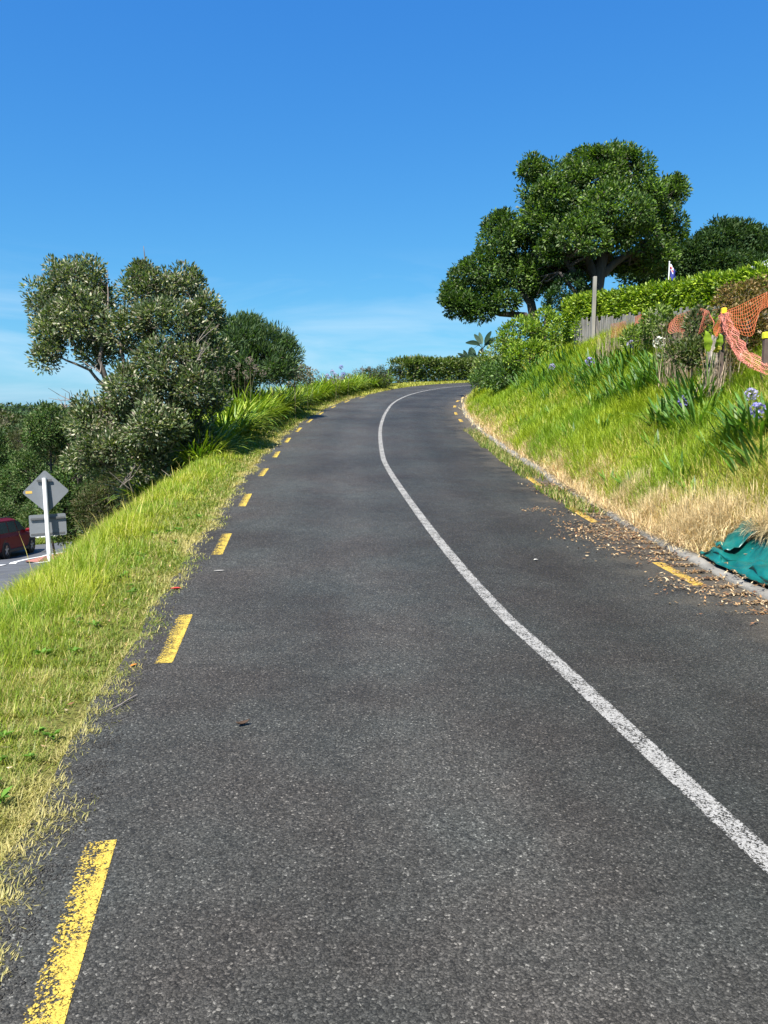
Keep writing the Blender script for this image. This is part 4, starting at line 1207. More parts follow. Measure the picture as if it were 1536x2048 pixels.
def forest():
    n = 1500
    px = rng.uniform(-260, 520, n); t = 58 * (430 / 58) ** (rng.random(n) ** .8)
    x = (px - 768) / FPX * t; y = t * .99
    q = -.42 * x + .9 * y
    nn = H(x, y); zf = np.interp(q, ZQ, ZV) + (fbm(x, y, .012, 21) - .5) * 8
    bl_ = smooth(60, 95, np.hypot(x, y)); z = nn * (1 - bl_) + zf * bl_
    Vs, Fs, Cs = [], [], []; b = 0
    for i in range(n):
        r = (1.3 + .010 * t[i]) * rng.uniform(.6, 1.5); m = int(260 if t[i] < 130 else 130)
        d = sph(m); d[:, 2] = np.abs(d[:, 2]) * 1.1 - .2
        c = np.array([x[i], y[i], z[i] + r * .5])
        P = c + d * r * rng.uniform(.75, 1.08, (m, 1)) * np.array([1, 1, .9])
        L = np.full(m, r * (.16 if t[i] < 130 else .24)) * rng.uniform(.6, 1.4, m)
        V, F = leaves_geo(P, unit(d + sph(m) * .8), unit(d + sph(m) * .6 + [0, 0, .4]), L, L * .5)
        base = np.array([(.040, .066, .024), (.055, .078, .026), (.065, .075, .030), (.045, .085, .03), (.09, .085, .05)])[rng.integers(0, 5)]
        Vs.append(V); Fs.append(F + b); b += len(V); Cs.append(np.repeat(base * rng.uniform(.7, 1.35, (m, 1)), 4, 0))
    o = link('forest', mesh_np('forest', np.concatenate(Vs), [np.concatenate(Fs)], col=np.concatenate(Cs), mats=[M_FARLEAF]))
    tag(o, 'distant olive green bush covering the far hillside', 'forest', kind='stuff')
forest()
#PART3
# ------------------------------------------------------------------ big trees on the right
POHU = [(.034, .070, .018), (.056, .105, .022), (.095, .16, .030), (.15, .235, .032), (.18, .21, .10)]
def right_trees():
    t = 34
    bl = px_blobs([(1115, 395, 78, 72), (1185, 364, 74, 62, .4), (1255, 356, 60, 56, .5), (1312, 408, 60, 62, .2), (1225, 425, 90, 62, -1.0), (1095, 445, 60, 50, -.2), (1335, 470, 38, 40, .3),
                   (1275, 476, 62, 40, -.8), (1160, 474, 74, 46, -1.3), (1110, 545, 46, 34, .8), (1075, 560, 40, 40, 1.0), (1225, 318, 42, 24, .6), (1148, 346, 42, 34, .2), (1350, 378, 24, 26, .2), (1100, 500, 40, 32, -.6), (1312, 512, 40, 30, 0), (1150, 520, 44, 34, .6), (1160, 538, 54, 34, 1.6), (1235, 524, 46, 24, 1.6), (1085, 525, 50, 44, 1.4), (1300, 528, 50, 26, 1.2), (1065, 345, 30, 26, .1)], t, .85)
    bl = lumpy(bl, 7, .42, 5)
    base = W(1192, 640, t); base.z = ground(base.x, base.y) - .1
    P = lambda a, b_, k=0: W(a, b_, t + k)
    tr = [([base, P(1190, 590), P(1200, 545), P(1212, 480), P(1225, 400), P(1240, 330)], [.36, .31, .27, .19, .12, .04]),
          ([P(1196, 565), P(1172, 510), P(1150, 450), P(1125, 395)], [.24, .16, .09, .02]),
          ([P(1198, 555), P(1240, 518), P(1285, 490), P(1320, 440)], [.20, .15, .11, .04]),
          ([P(1190, 600), P(1158, 560, -.4), P(1130, 520, -.6), P(1105, 470, -.4)], [.20, .15, .11, .04]),
          ([P(1206, 520), P(1255, 440), P(1300, 400)], [.14, .09, .03]),
          ([P(1180, 620), P(1150, 585, -.6), P(1120, 545, -.8)], [.13, .10, .06])]
    make_tree('spreading_tree', 'largest broad spreading tree above the hedge, crown standing out on the sky', 'tree', base, bl, tr, 2.6, .36, 62, .165, .075, POHU, (25, 26, 25, 18, 6), bark=M_BARK_D, twig=.022, inner=.14)
    t = 35.5
    bl = px_blobs([(940, 560, 46, 48), (1000, 510, 48, 62, .2), (1045, 490, 46, 62, .4), (925, 612, 36, 28, -.3), (1055, 565, 48, 48, .2), (985, 600, 52, 36, -.3), (1000, 455, 36, 26, .3), (905, 590, 22, 30, -.2), (955, 625, 34, 20, -.2), (1080, 530, 40, 40, 1.0), (975, 545, 50, 50, -.2)], t, .85)
    bl = lumpy(bl, 7, .42, 6)
    base = W(1085, 650, t); base.z = ground(base.x, base.y) - .1
    P = lambda a, b_, k=0: W(a, b_, t + k)
    tr = [([base, P(1062, 605), P(1035, 570), P(1010, 530), P(1000, 480)], [.24, .20, .15, .07, .02]),
          ([base, P(1050, 630), P(1000, 628), P(960, 615), P(925, 605)], [.18, .15, .12, .08, .03]),
          ([P(1062, 605), P(1062, 560), P(1050, 500)], [.15, .10, .04]),
          ([base, P(1100, 600, .3), P(1090, 545, .6)], [.17, .12, .05]),
          ([P(1035, 570), P(985, 565), P(945, 555)], [.10, .07, .02])]
    make_tree('spreading_tree', 'lower dark spreading tree leaning left beside the largest tree', 'tree', base, bl, tr, 2.6, .36, 60, .165, .075, POHU, (38, 32, 20, 6, 3), bark=M_BARK_D, twig=.022, inner=.14)
    t = 52
    FAR = [(.026, .055, .020), (.040, .078, .026), (.060, .105, .032), (.085, .125, .04)]
    for lst, bx, lab in (([(1440, 505, 62, 48), (1500, 500, 55, 46, .5), (1400, 515, 45, 40, .3), (1455, 475, 50, 32), (1540, 520, 55, 50), (1470, 540, 80, 30, -.6)], 1455, 'dark rounded tree behind the flagpole, reaching the right picture edge'),
                         ([(1290, 535, 42, 28), (1340, 525, 42, 36, .3), (1270, 550, 28, 18), (1370, 535, 32, 34, .2)], 1310, 'low dark tree behind the hedge, seen under the largest tree'),
                         ([(1580, 500, 50, 45), (1620, 520, 50, 45)], 1600, 'dark tree standing behind the grey roofed house')):
        bl = px_blobs(lst, t, .8)
        base = W(bx, 620, t); base.z = ground(base.x, base.y)
        make_tree('far_tree', lab, 'tree', base, bl, [([base, W(bx, 560, t), W(bx + 8, 500, t)], [.35, .26, .08]), ([W(bx, 570, t), W(bx + 45, 515, t)], [.2, .05]), ([W(bx, 570, t), W(bx - 40, 530, t)], [.2, .05])],
                  2.4, .7, 80, .25, .11, FAR, (30, 32, 24, 9), leafm=M_FARLEAF, bark=M_BARK_D, twig=.03, group='dark trees behind the hedge')
right_trees()

LIME = [(.19, .28, .024), (.12, .21, .020), (.26, .33, .034), (.07, .14, .018)]
MIXED = [(.14, .21, .034), (.19, .25, .06), (.09, .15, .028), (.30, .32, .15)]
def right_shrubs():
    lst = [(1040, 672, 40, 34, 30, LIME, 'bright leafy shrub under the leaning tree trunk'),
           (1090, 648, 36, 26, 29, LIME, 'bright leafy shrub below the dark gap between the two trunks'),
           (1006, 704, 30, 26, 31.5, MIXED, 'pale leaved shrub on the bank edge, above the kerb bend'),
           (968, 736, 18, 24, 32.5, MIXED, 'pale shrub at the end of the bank, beside the far hedge'),
           (1138, 668, 36, 22, 26, LIME, 'low bright shrub left of the grey wooden post'),
           (1180, 655, 28, 22, 24, LIME, 'small bright shrub at the foot of the grey wooden post'),
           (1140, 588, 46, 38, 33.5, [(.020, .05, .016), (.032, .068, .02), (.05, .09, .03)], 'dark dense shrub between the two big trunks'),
           (1060, 708, 46, 22, 27, LIME, 'spreading ferny shrub on the upper bank, above the strap leaved patch'),
           (975, 752, 26, 26, 30, [(.07, .13, .03), (.10, .17, .035), (.05, .10, .03)], 'dark green tall weeds where the bank meets the road bend'),
           (1010, 748, 34, 24, 27, [(.07, .13, .03), (.10, .17, .035), (.05, .10, .03)], 'dark green weedy shrub on the bank right of the bend'),
           (1318, 640, 30, 22, 15.5, MIXED, 'leafy weed shrub in front of the paling fence'),
           (1355, 662, 36, 20, 14, [(.10, .13, .04), (.16, .13, .07), (.06, .10, .025)], 'weedy shrub below the left orange net'),
           (1290, 672, 36, 16, 16, MIXED, 'low weed shrub between the two small orange nets'),
           (1400, 640, 24, 22, 12.5, [(.10, .12, .05), (.06, .10, .03), (.22, .19, .12)], 'leafy creeper shrub left of the yellow capped post'),
           (1385, 705, 50, 22, 12, [(.08, .11, .03), (.13, .14, .05), (.06, .10, .025)], 'scrubby weeds below the large light green leaf')]
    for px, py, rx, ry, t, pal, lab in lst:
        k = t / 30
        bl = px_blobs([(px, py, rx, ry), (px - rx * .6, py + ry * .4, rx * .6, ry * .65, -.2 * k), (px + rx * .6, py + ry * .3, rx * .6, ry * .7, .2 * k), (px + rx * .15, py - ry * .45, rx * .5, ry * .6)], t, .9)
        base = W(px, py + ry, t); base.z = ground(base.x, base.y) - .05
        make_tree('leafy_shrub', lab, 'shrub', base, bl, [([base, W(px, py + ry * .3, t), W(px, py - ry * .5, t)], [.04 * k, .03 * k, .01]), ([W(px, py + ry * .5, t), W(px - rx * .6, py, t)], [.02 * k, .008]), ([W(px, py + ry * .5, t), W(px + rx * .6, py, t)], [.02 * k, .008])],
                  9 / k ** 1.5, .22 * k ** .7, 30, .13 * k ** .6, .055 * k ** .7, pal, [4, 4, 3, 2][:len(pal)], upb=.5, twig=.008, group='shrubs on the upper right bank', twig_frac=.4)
    # brown scrub behind the orange net
    BR = [(.16, .095, .035), (.22, .14, .05), (.14, .10, .03), (.10, .10, .028), (.26, .19, .08)]
    for lst, t, lab in (([(1480, 600, 44, 32), (1530, 590, 40, 34, .2), (1450, 612, 26, 20)], 13.6, 'reddish brown scrub along the hedge foot, above the orange net'),
                        ([(1495, 662, 44, 44), (1540, 640, 40, 50, .2), (1475, 640, 30, 30, .1), (1530, 712, 44, 30), (1575, 680, 46, 60, .2)], 11.4, 'brown olive bramble bank behind the sagging pink net'),
                        ([(1500, 745, 46, 18), (1545, 750, 40, 22), (1455, 728, 36, 18)], 11.0, 'brown low scrub under the sagging pink net')):
        bl = px_blobs(lst, t, .8)
        base = W(lst[0][0], lst[0][1] + 60, t); base.z = ground(base.x, base.y) - .05
        make_tree('bramble', lab, 'bramble', base, bl, [([base, W(lst[0][0], lst[0][1], t)], [.02, .008]), ([base, W(lst[1][0], lst[1][1], t)], [.02, .006])], 60, .15, 26, .065, .026, BR, (4, 4, 3, 3, 2), bark=M_TWIG, twig=.006, group='brown brambles around the orange net')
right_shrubs()

def hedge_box(name, label, A, B, h, d, z0fn, n, L, Wd, pal, wts, seed):
    """a clipped hedge from A to B (xy) with height h and depth d; leaves over an uneven box, stems inside"""
    r = np.random.default_rng(seed)
    A = np.array(A, float); B = np.array(B, float)
    T = B - A; ln = np.linalg.norm(T); T /= ln; Nn = np.array([T[1], -T[0]])
    root = empty(name, (A[0], A[1], z0fn(0)), label, 'hedge')
    m = n // 14
    s = r.uniform(-.03, 1.03, m)
    face = r.choice(3, m, p=(.46, .36, .18))
    top = h * (.86 + .26 * fbm(s * ln, s * 0, .9, seed))
    dd = d / 2 * (.80 + .45 * fbm(s * ln, face * 7.0, 1.1, seed + 1))
    off = np.where(face == 0, dd * r.uniform(.7, 1, m), np.where(face == 1, r.uniform(-1, 1, m) * dd, -dd))
    zz = np.where(face == 1, top * r.uniform(.88, 1.0, m), top * r.uniform(.02, 1, m) ** .85)
    nor = np.where((face == 0)[:, None], np.concatenate([Nn, [.25]]), np.where((face == 1)[:, None], np.array([0, 0, 1.0]), np.concatenate([-Nn, [.2]])))
    z0 = np.array([z0fn(k) for k in np.linspace(0, 1, 30)])
    C = np.stack([A[0] + T[0] * s * ln + Nn[0] * off, A[1] + T[1] * s * ln + Nn[1] * off, np.interp(s, np.linspace(0, 1, 30), z0) + zz], 1)
    V, F, col = clumped_leaves(C, unit(nor + r.normal(0, .25, (m, 3))), L * 1.5, 14, L, Wd, pal, wts, upb=.5)
    V = V - np.array(root.location)
    link('foliage', mesh_np('foliage', V, [F], col=col, mats=[M_LEAF]), root)
    mb = MB()
    for k in range(int(ln * 2.2)):
        q = r.random(); o_ = r.uniform(-.3, .3) * d
        b = Vector((A[0] + T[0] * q * ln + Nn[0] * o_, A[1] + T[1] * q * ln + Nn[1] * o_, np.interp(q, np.linspace(0, 1, 30), z0) - .1)) - root.location
        for w in range(2):
            mb.tube([b, b + Vector((r.normal(0, .15), r.normal(0, .15), h * .5)), b + Vector((r.normal(0, .3), r.normal(0, .3), h * .92))], [.022, .014, .005], 5, cap=False)
    mb.build('stems', M_BARK_D, root)
    return root
a, b = W(1165, 640, 25), W(1600, 600, 15.5)
ha, hb_ = ground(a.x, a.y), ground(b.x, b.y)
za, zb = W(1165, 645, 25).z, W(1600, 604, 15.5).z
topa, topb = W(1185, 592, 25).z, W(1600, 545, 15.5).z
hedge_box('hedge', 'bright green clipped hedge above the weathered paling fence', (a.x, a.y), (b.x, b.y), .74, 1.0, lambda k: za + (zb - za) * k - .05, 40000, .105, .048, [(.24, .33, .020), (.16, .25, .018), (.31, .39, .034), (.07, .13, .016)], (35, 30, 16, 19), 5)
a, b = GR(792, 774), GR(955, 766)
FA = (1.1, 54.0); FB = (10.2, 62.6)
hedge_box('hedge', 'dark green informal hedge along the outside of the far bend', FA, FB, 1.6, 1.8, lambda k: float(prof(FA[1] + (FB[1] - FA[1]) * k)) - .1, 26000, .20, .075, [(.085, .135, .026), (.12, .18, .032), (.06, .095, .022), (.18, .20, .055), (.33, .3, .2)], (30, 26, 26, 12, 3), 9)

# ground under the back garden hedge is held by a low earth bank; palings in front
M_PALE = plain('weathered_paling', (.20, .185, .165), .95, noise=.4, nscale=9, bump=.4, bscale=30, stretch=(1, 1, .2))
M_POSTW = plain('grey_timber', (.27, .25, .215), .9, noise=.3, nscale=6, bump=.4, bscale=30, stretch=(1, 1, .15))
def paling_fence():
    A, B = W(1150, 662, 24.2), W(1480, 622, 16.2)
    ZA, ZB = W(1150, 640, 24.2).z, W(1480, 606, 16.2).z
    A.z = ZA; B.z = ZB
    d = Vector((B.x - A.x, B.y - A.y, 0)); ln = d.length; d.normalize(); nr = Vector((d.y, -d.x, 0))
    root = empty('paling_fence', (A.x, A.y, ground(A.x, A.y)), 'weathered grey paling fence along the foot of the bright hedge', 'fence')
    mb = MB(); n = int(ln / .125)
    for i in range(n):
        if random.random() < .08: continue
        f = i / n; p = A.lerp(B, f); zt = A.z + (B.z - A.z) * f + random.uniform(-.10, .05)
        g = ground(p.x, p.y) - .1
        h = max(zt - g, .3)
        R = Matrix.Rotation(math.atan2(d.y, d.x), 3, 'Z') @ Matrix.Rotation(random.uniform(-.05, .05), 3, 'Y') @ Matrix.Rotation(random.uniform(-.04, .04), 3, 'X')
        mb.box(Vector((p.x, p.y, g + h / 2)) - root.location, (.10, .018, h), R, .004)
    for dz in (.2, .75):
        q = [A.lerp(B, k / 6) for k in range(7)]
        for k in range(6):
            c = (q[k] + q[k + 1]) / 2 + nr * -.04; c.z -= dz
            mb.box(c - root.location, ((q[k + 1] - q[k]).length, .04, .08), Matrix.Rotation(math.atan2(d.y, d.x), 3, 'Z') @ Matrix.Rotation(-math.atan2(B.z - A.z, ln), 3, 'Y'))
    mb.build('palings', M_PALE, root)
paling_fence()

def post(px, py0, py1, t, w, name, label, mat, cap=None, extra=.3):
    top = W(px, py0, t); bot = W(px, py1, t)
    g = min(ground(top.x, top.y), bot.z) - .05
    root = empty(name, (top.x, top.y, g), label, 'post')
    mb = MB(); h = top.z - g
    mb.box((0, 0, h / 2), (w, w, h), None, w * .08)
    mb.build('shaft', mat, root)
    if cap:
        mb = MB(); mb.box((0, 0, h), (w * 1.25, w * 1.25, .085), None, .01); mb.build('cap', cap, root)
    return root
post(1190, 553, 690, 22.5, .10, 'wooden_post', 'tall bare grey wooden post standing in front of the big trunk', M_POSTW)
M_CAP = plain('yellow_cap', (.80, .52, .02), .45)
M_CAPL = plain('lime_cap', (.72, .72, .03), .45)
M_WARA = plain('dark_post', (.085, .06, .05), .8, noise=.3)
post(1448, 622, 700, 10.6, .052, 'net_post', 'dark net post with orange yellow cap, where the pink net hangs from', M_WARA, M_CAP)
post(1534, 671, 745, 9.9, .075, 'net_post', 'dark net post with lime yellow cap at the right picture edge', M_WARA, M_CAPL)
# tree stump below the first net post
def stump():
    b = W(1426, 722, 10.9); b.z = ground(b.x, b.y) - .1
    root = empty('stump', b, 'grey split stump under the orange yellow capped post', 'stump')
    mb = MB()
    top = W(1428, 672, 10.9)
    h = max(top.z - b.z, .35)
    for k in range(16):
        a = random.uniform(0, 6.28); r = .09 * math.sqrt(random.random())
        x, y = r * math.cos(a), r * math.sin(a)
        mb.tube([(x * 1.7, y * 1.7, 0), (x * 1.1, y * 1.1, h * .5), (x, y, h * random.uniform(.75, 1.05))], [.035, .028, .012], 6)
    mb.build('wood', plain('stump_wood', (.33, .29, .25), .95, noise=.4, nscale=14, bump=.6), root)
stump()

# ------------------------------------------------------------------ barrier nets
M_NET = plain('orange_net', (.62, .15, .05), .6)
M_NETP = plain('sunbleached_pink_net', (.66, .23, .17), .6, noise=.3, nscale=5)
M_NETR = plain('faded_red_net', (.50, .14, .08), .65)
def net(name, label, S_, mat, cell_u=1, cell_v=1, sw=.0055, thick=.002):
    """S_: (nu, nv, 3) points of the hanging sheet; strands run along both directions"""
    S_ = np.asarray(S_, float); nu, nv = S_.shape[:2]
    mb = MB()
    c = S_.reshape(-1, 3).mean(0)
    S_ = S_ - c
    def ribbon(P, side):
        P = np.asarray(P); vs = []; fs = []
        for k in range(len(P)):
            s_ = side[k] / (np.linalg.norm(side[k]) + 1e-9) * sw / 2
            vs += [P[k] - s_, P[k] + s_]
        for k in range(len(P) - 1):
            fs.append((2 * k, 2 * k + 1, 2 * k + 3, 2 * k + 2))
        mb.add(vs, fs)
    Tu = np.gradient(S_, axis=0); Tv = np.gradient(S_, axis=1)
    for j in range(0, nv, cell_v):
        ribbon(S_[:, j], Tv[:, j])
    for i in range(0, nu, cell_u):
        ribbon(S_[i], Tu[i] + 1e-6)
    for j in (0, nv - 1):
        pass
    o = mb.build(name, mat, None, Vector(c))
    sol = o.modifiers.new('t', 'SOLIDIFY'); sol.thickness = thick
    return tag(o, label, 'net')
def hang(top, drop, nv, wob, seed, flare=0.0):
    """top: list of points; net hangs down by drop(i) metres"""
    r = np.random.default_rng(seed); out = []
    top = np.array([tuple(p) for p in top], float); n = len(top)
    for i in range(n):
        d = drop(i / (n - 1)) if callable(drop) else drop
        row = []
        for j in range(nv):
            f = j / (nv - 1)
            row.append(top[i] + np.array([wob * math.sin(i * .37 + f * 3 + seed) * f, -flare * f + wob * math.cos(i * .29 + seed) * f, -d * f]))
        out.append(row)
    return np.array(out)
def line(px_pts, n):
    """polyline of W points, resampled"""
    P = np.array([tuple(W(*p)) for p in px_pts]); L = np.concatenate([[0], np.cumsum(np.linalg.norm(np.diff(P, axis=0), axis=1))])
    s = np.linspace(0, L[-1], n)
    return np.stack([np.interp(s, L, P[:, k]) for k in range(3)], 1)
net('barrier_net', 'orange net stretched over the brown brambles to the right picture edge',
    hang(line([(1447, 624, 10.6), (1475, 613, 10.8), (1505, 598, 11.0), (1540, 582, 11.2), (1600, 560, 11.4)], 34), lambda f: .22 + .25 * math.sin(f * 5) ** 2, 10, .05, 1, .12), M_NET)
# sagging pink net: a bunched band from the post down and along to the next post
def sag():
    c = line([(1444, 628, 10.55), (1452, 655, 10.4), (1464, 690, 10.2), (1482, 718, 10.0), (1508, 737, 9.85), (1536, 750, 9.75), (1580, 765, 9.7)], 60)
    e = line([(1449, 628, 10.6), (1462, 652, 10.55), (1480, 684, 10.5), (1497, 708, 10.4), (1518, 716, 10.2), (1545, 722, 10.1), (1590, 735, 10.0)], 60)
    nv = 11
    out = np.zeros((60, nv, 3))
    for j in range(nv):
        f = j / (nv - 1)
        f2 = f ** 1.9
        out[:, j] = c * (1 - f2) + e * f2 + np.stack([.015 * np.sin(np.arange(60) * .8 + j), .10 * math.sin(f * 6) + .03 * np.sin(np.arange(60) * .5 + j * 2), .02 * math.sin(f * 9) + .014 * np.sin(np.arange(60) * .63 + j * 1.3)], 1)
    net('barrier_net', 'sun bleached pink net sagging between the two capped posts', out, M_NETP, sw=.0065)
sag()
net('barrier_net', 'orange red net draped over weeds left of the orange yellow capped post',
    hang(line([(1338, 648, 13.2), (1352, 632, 13.1), (1378, 622, 12.8), (1400, 616, 12.5), (1418, 622, 11.8)], 44), lambda f: .18 + .22 * math.sin(f * 7) ** 2, 10, .07, 3, .08), M_NETR)
net('barrier_net', 'crumpled orange net strip hanging just left of the post with the pink net',
    hang(line([(1428, 655, 10.9), (1437, 640, 10.8), (1445, 628, 10.6)], 16), lambda f: .18 + .1 * f, 9, .05, 5, .05), M_NET)
net('barrier_net', 'small faded net scrap below the palings, nearest the grey wooden post',
    hang(line([(1222, 648, 18.5), (1240, 645, 18), (1252, 641, 17.6)], 20), .33, 12, .03, 6), M_NETR)
net('barrier_net', 'small orange net scrap right against the palings under the hedge',
    hang(line([(1270, 634, 17.2), (1284, 628, 17), (1297, 627, 16.6)], 20), .22, 10, .03, 7), M_NET)

# dead stalks hanging under the nets
def stalks():
    for i, (px, py, t, n, lab) in enumerate(((1350, 672, 13.0, 110, 'dry pale stalks under the draped orange red net'), (1378, 662, 12.7, 110, 'dry stalks right of the first stalk bunch under the orange red net'),
                                             (1225, 668, 18, 80, 'dry stalks under the faded net scrap'), (1300, 652, 16.3, 70, 'dry stalks in front of the palings below the hedge middle'),
                                             (1440, 712, 10.7, 110, 'dry grey stalks at the foot of the split stump'))):
        c = W(px, py, t); g = ground(c.x, c.y); r = np.random.default_rng(300 + i)
        k = t / FPX
        P = np.stack([r.normal(0, 14 * k, n), r.normal(0, .12, n), np.zeros(n)], 1)
        o = blade_object('dry_stalks', P, r.uniform(.5, 1.1, n) * max(c.z - g + .22, .3), np.full(n, .013), r.uniform(0, 6.28, n), r.uniform(0, .25, n), r.uniform(0, .5, n), np.array([.38, .30, .21]) * r.uniform(.6, 1.3, (n, 1)), M_STRAW, 3)
        o.location = (c.x, c.y, g)
        tag(o, lab, 'dry stalks', 'dry stalks near the nets')
stalks()

# large light green leaf plant
def big_leaf():
    c = W(1421, 700, 10.7); g = ground(c.x, c.y)
    root = empty('broad_leaf_plant', (c.x, c.y, g), 'plant with upright broad light green leaves beside the split stump', 'plant')
    h = W(1421, 690, 10.7).z - g
    for k, (dx, L, w, tilt, px) in enumerate(((-.05, .28, .12, -.18, 0), (.05, .21, .11, .12, 1), (.0, .15, .10, .3, 2))):
        n = 9; vs = []; fs = []
        for i in range(n):
            f = i / (n - 1); ww = w * math.sin(math.pi * (f * .88 + .08)) ** .7
            z = h + (f - .35) * L if k < 2 else h - .12 + f * L * .6
            x = dx + tilt * f * L; y = -.05 * k - .06 * math.sin(f * 2.4)
            fo = .03 + .015 * math.sin(i * 2.1)
            vs += [(x - ww / 2, y - fo, z), (x, y, z + .01), (x + ww / 2, y - fo, z)]
        for i in range(n - 1):
            for j in range(2):
                fs.append((3 * i + j, 3 * i + j + 1, 3 * i + j + 4, 3 * i + j + 3))
        col = np.array([(.24, .35, .025), (.19, .30, .022), (.32, .30, .03)][k])
        lf = link('leaf', mesh_np('leaf', np.array(vs), [np.array(fs)], col=np.tile(col, (len(vs), 1)), mats=[M_STRAP], smooth=True), root)
        mb = MB(); mb.tube([(0, 0, 0), (dx * .6, -.02, h * .5), vs[1]], [.014, .012, .008], 6); mb.build('leaf_stalk', STEM, lf)
big_leaf()

# ------------------------------------------------------------------ strap-leaved plants on the bank
DK = [strap_mesh(46, .54, .036, .7, 210 + i, DARK, 1.15) for i in range(3)] + [strap_mesh(16, .36, .034, .45, 220, DARK, .9), strap_mesh(60, .62, .036, .8, 221, DARK, 1.25)]
def bank_plants():
    P = []
    r = np.random.default_rng(77)
    # the large dark patch, and scattered plants: picture spots dropped on to the bank
    for px, py in ((1075, 742), (1098, 730), (1125, 726), (1150, 722), (1178, 742), (1205, 745), (1232, 738), (1258, 735), (1110, 752), (1140, 756), (1165, 762), (1195, 766), (1222, 760), (1250, 758),
                   (1060, 762), (1085, 772), (1120, 775), (1150, 782), (1180, 788), (1042, 780), (1068, 792), (1290, 745), (1312, 752), (1335, 748), (1302, 772), (1330, 778), (1356, 768), (1285, 785), (1250, 790), (1272, 800),
                   (1225, 800), (1100, 800), (1015, 775), (1000, 792)):
        P.append((px, py, 0 if r.random() < .6 else 4, 'dark strap leaved lily plant in the big patch on the upper bank'))
    for px, py, k, lab in ((1385, 815, 4, 'dark lily clump around the blue flower head on the bank, larger'), (1412, 808, 1, 'dark lily clump right behind the blue flower head'), (1330, 850, 1, 'lily clump left below the blue flower head'),
                           (1358, 852, 2, 'lily clump directly below the blue flower head'), (1395, 850, 0, 'lily clump right below the blue flower head'), (1478, 885, 1, 'lily clump left of the rightmost flower head'),
                           (1512, 878, 0, 'lily clump below the rightmost flower head'), (1526, 945, 4, 'large lily clump at the right edge above the straw heaps'), (1535, 870, 2, 'lily clump at the right edge beside the flower head'),
                           (1255, 895, 3, 'small lily tuft in the middle of the grassy bank'), (1205, 868, 3, 'small lily tuft left of the bank middle'), (1150, 880, 3, 'small lily tuft high over the kerb middle'),
                           (1190, 815, 3, 'small lily tuft below the big patch'), (1110, 835, 3, 'small lily tuft in the bright green grass'), (1365, 965, 3, 'small lily tuft above the straw edge'),
                           (1265, 985, 3, 'small lily tuft just over the bleached grass'), (1225, 975, 3, 'small lily tuft over the brown leaf hollow'), (1440, 760, 1, 'lily clump under the pink net'), (1410, 745, 0, 'lily clump left under the pink net'),
                           (1395, 1000, 3, 'small lily tuft above the teal sheet'), (1430, 905, 3, 'small lily tuft on the dry upper bank'), (1320, 905, 3, 'small lily tuft in the straw coloured patch'), (1050, 850, 3, 'small lily tuft close to the kerb bend')):
        P.append((px, py, k, lab))
    base = {}; cnt = 0
    for px, py, k, lab in P:
        g = G(px, py)
        if k not in base:
            o = empty('bank_lily', g, lab, 'lily', 'dark lilies on the right bank'); link('leaves', DK[k], o); base[k] = o
        else:
            o = copy_tree(base[k]); o.location = g
        if 'big patch' in lab:
            lab = 'dark lily plant, %s counted from the left in the big patch on the bank' % ORD[cnt]; cnt += 1
        o['label'] = lab
        o.rotation_euler = (r.uniform(-.1, .1), r.uniform(-.35, -.05), r.uniform(-.5, .5)); s = r.uniform(.8, 1.15); o.scale = (s, s, s)
    for px, py, base_py, head, k, lab in ((1515, 822, 880, U_PURPLE, 1.05, 'blue lily flower at the right picture edge, lower of two'), (1500, 791, 850, U_PALE, .9, 'pale blue lily flower at the right edge, upper of two'),
                                          (1372, 805, 845, U_PURPLE, 1.25, 'blue lily flower against dark leaves in the middle of the bank'), (1180, 724, 760, U_PURPLE, 1.3, 'lilac flower in the big dark lily patch'),
                                          (1104, 734, 765, U_PALE, 1.0, 'faded flower at the left of the dark lily patch'), (1262, 690, 735, U_PALE, 1.0, 'faded lilac flower above the dark lily patch'), (1320, 687, 738, U_WHITE, 1.3, 'creamy white flower above the dark lily patch'),
                                          (1350, 684, 735, U_PALE, 1.15, 'pale lilac flower right of the creamy white one'), (1315, 716, 750, U_SPENT, 1.1, 'spent grey flower below the creamy white one'), (1062, 672, 720, U_WHITE, .9, 'white flower on the shrubs near the leaning trunk')):
        g = G(px, base_py); t = g.y / math.cos(PITCH)
        top = W(px, py, t * .985)
        root = empty('lily_flower', (top.x, top.y, ground(top.x, top.y)), lab, 'flower', 'single lily flowers on the right bank')
        add_flower(root, 0, 0, top.z - root.location.z, head, False, random.uniform(-.02, .02), 0, k)
bank_plants()

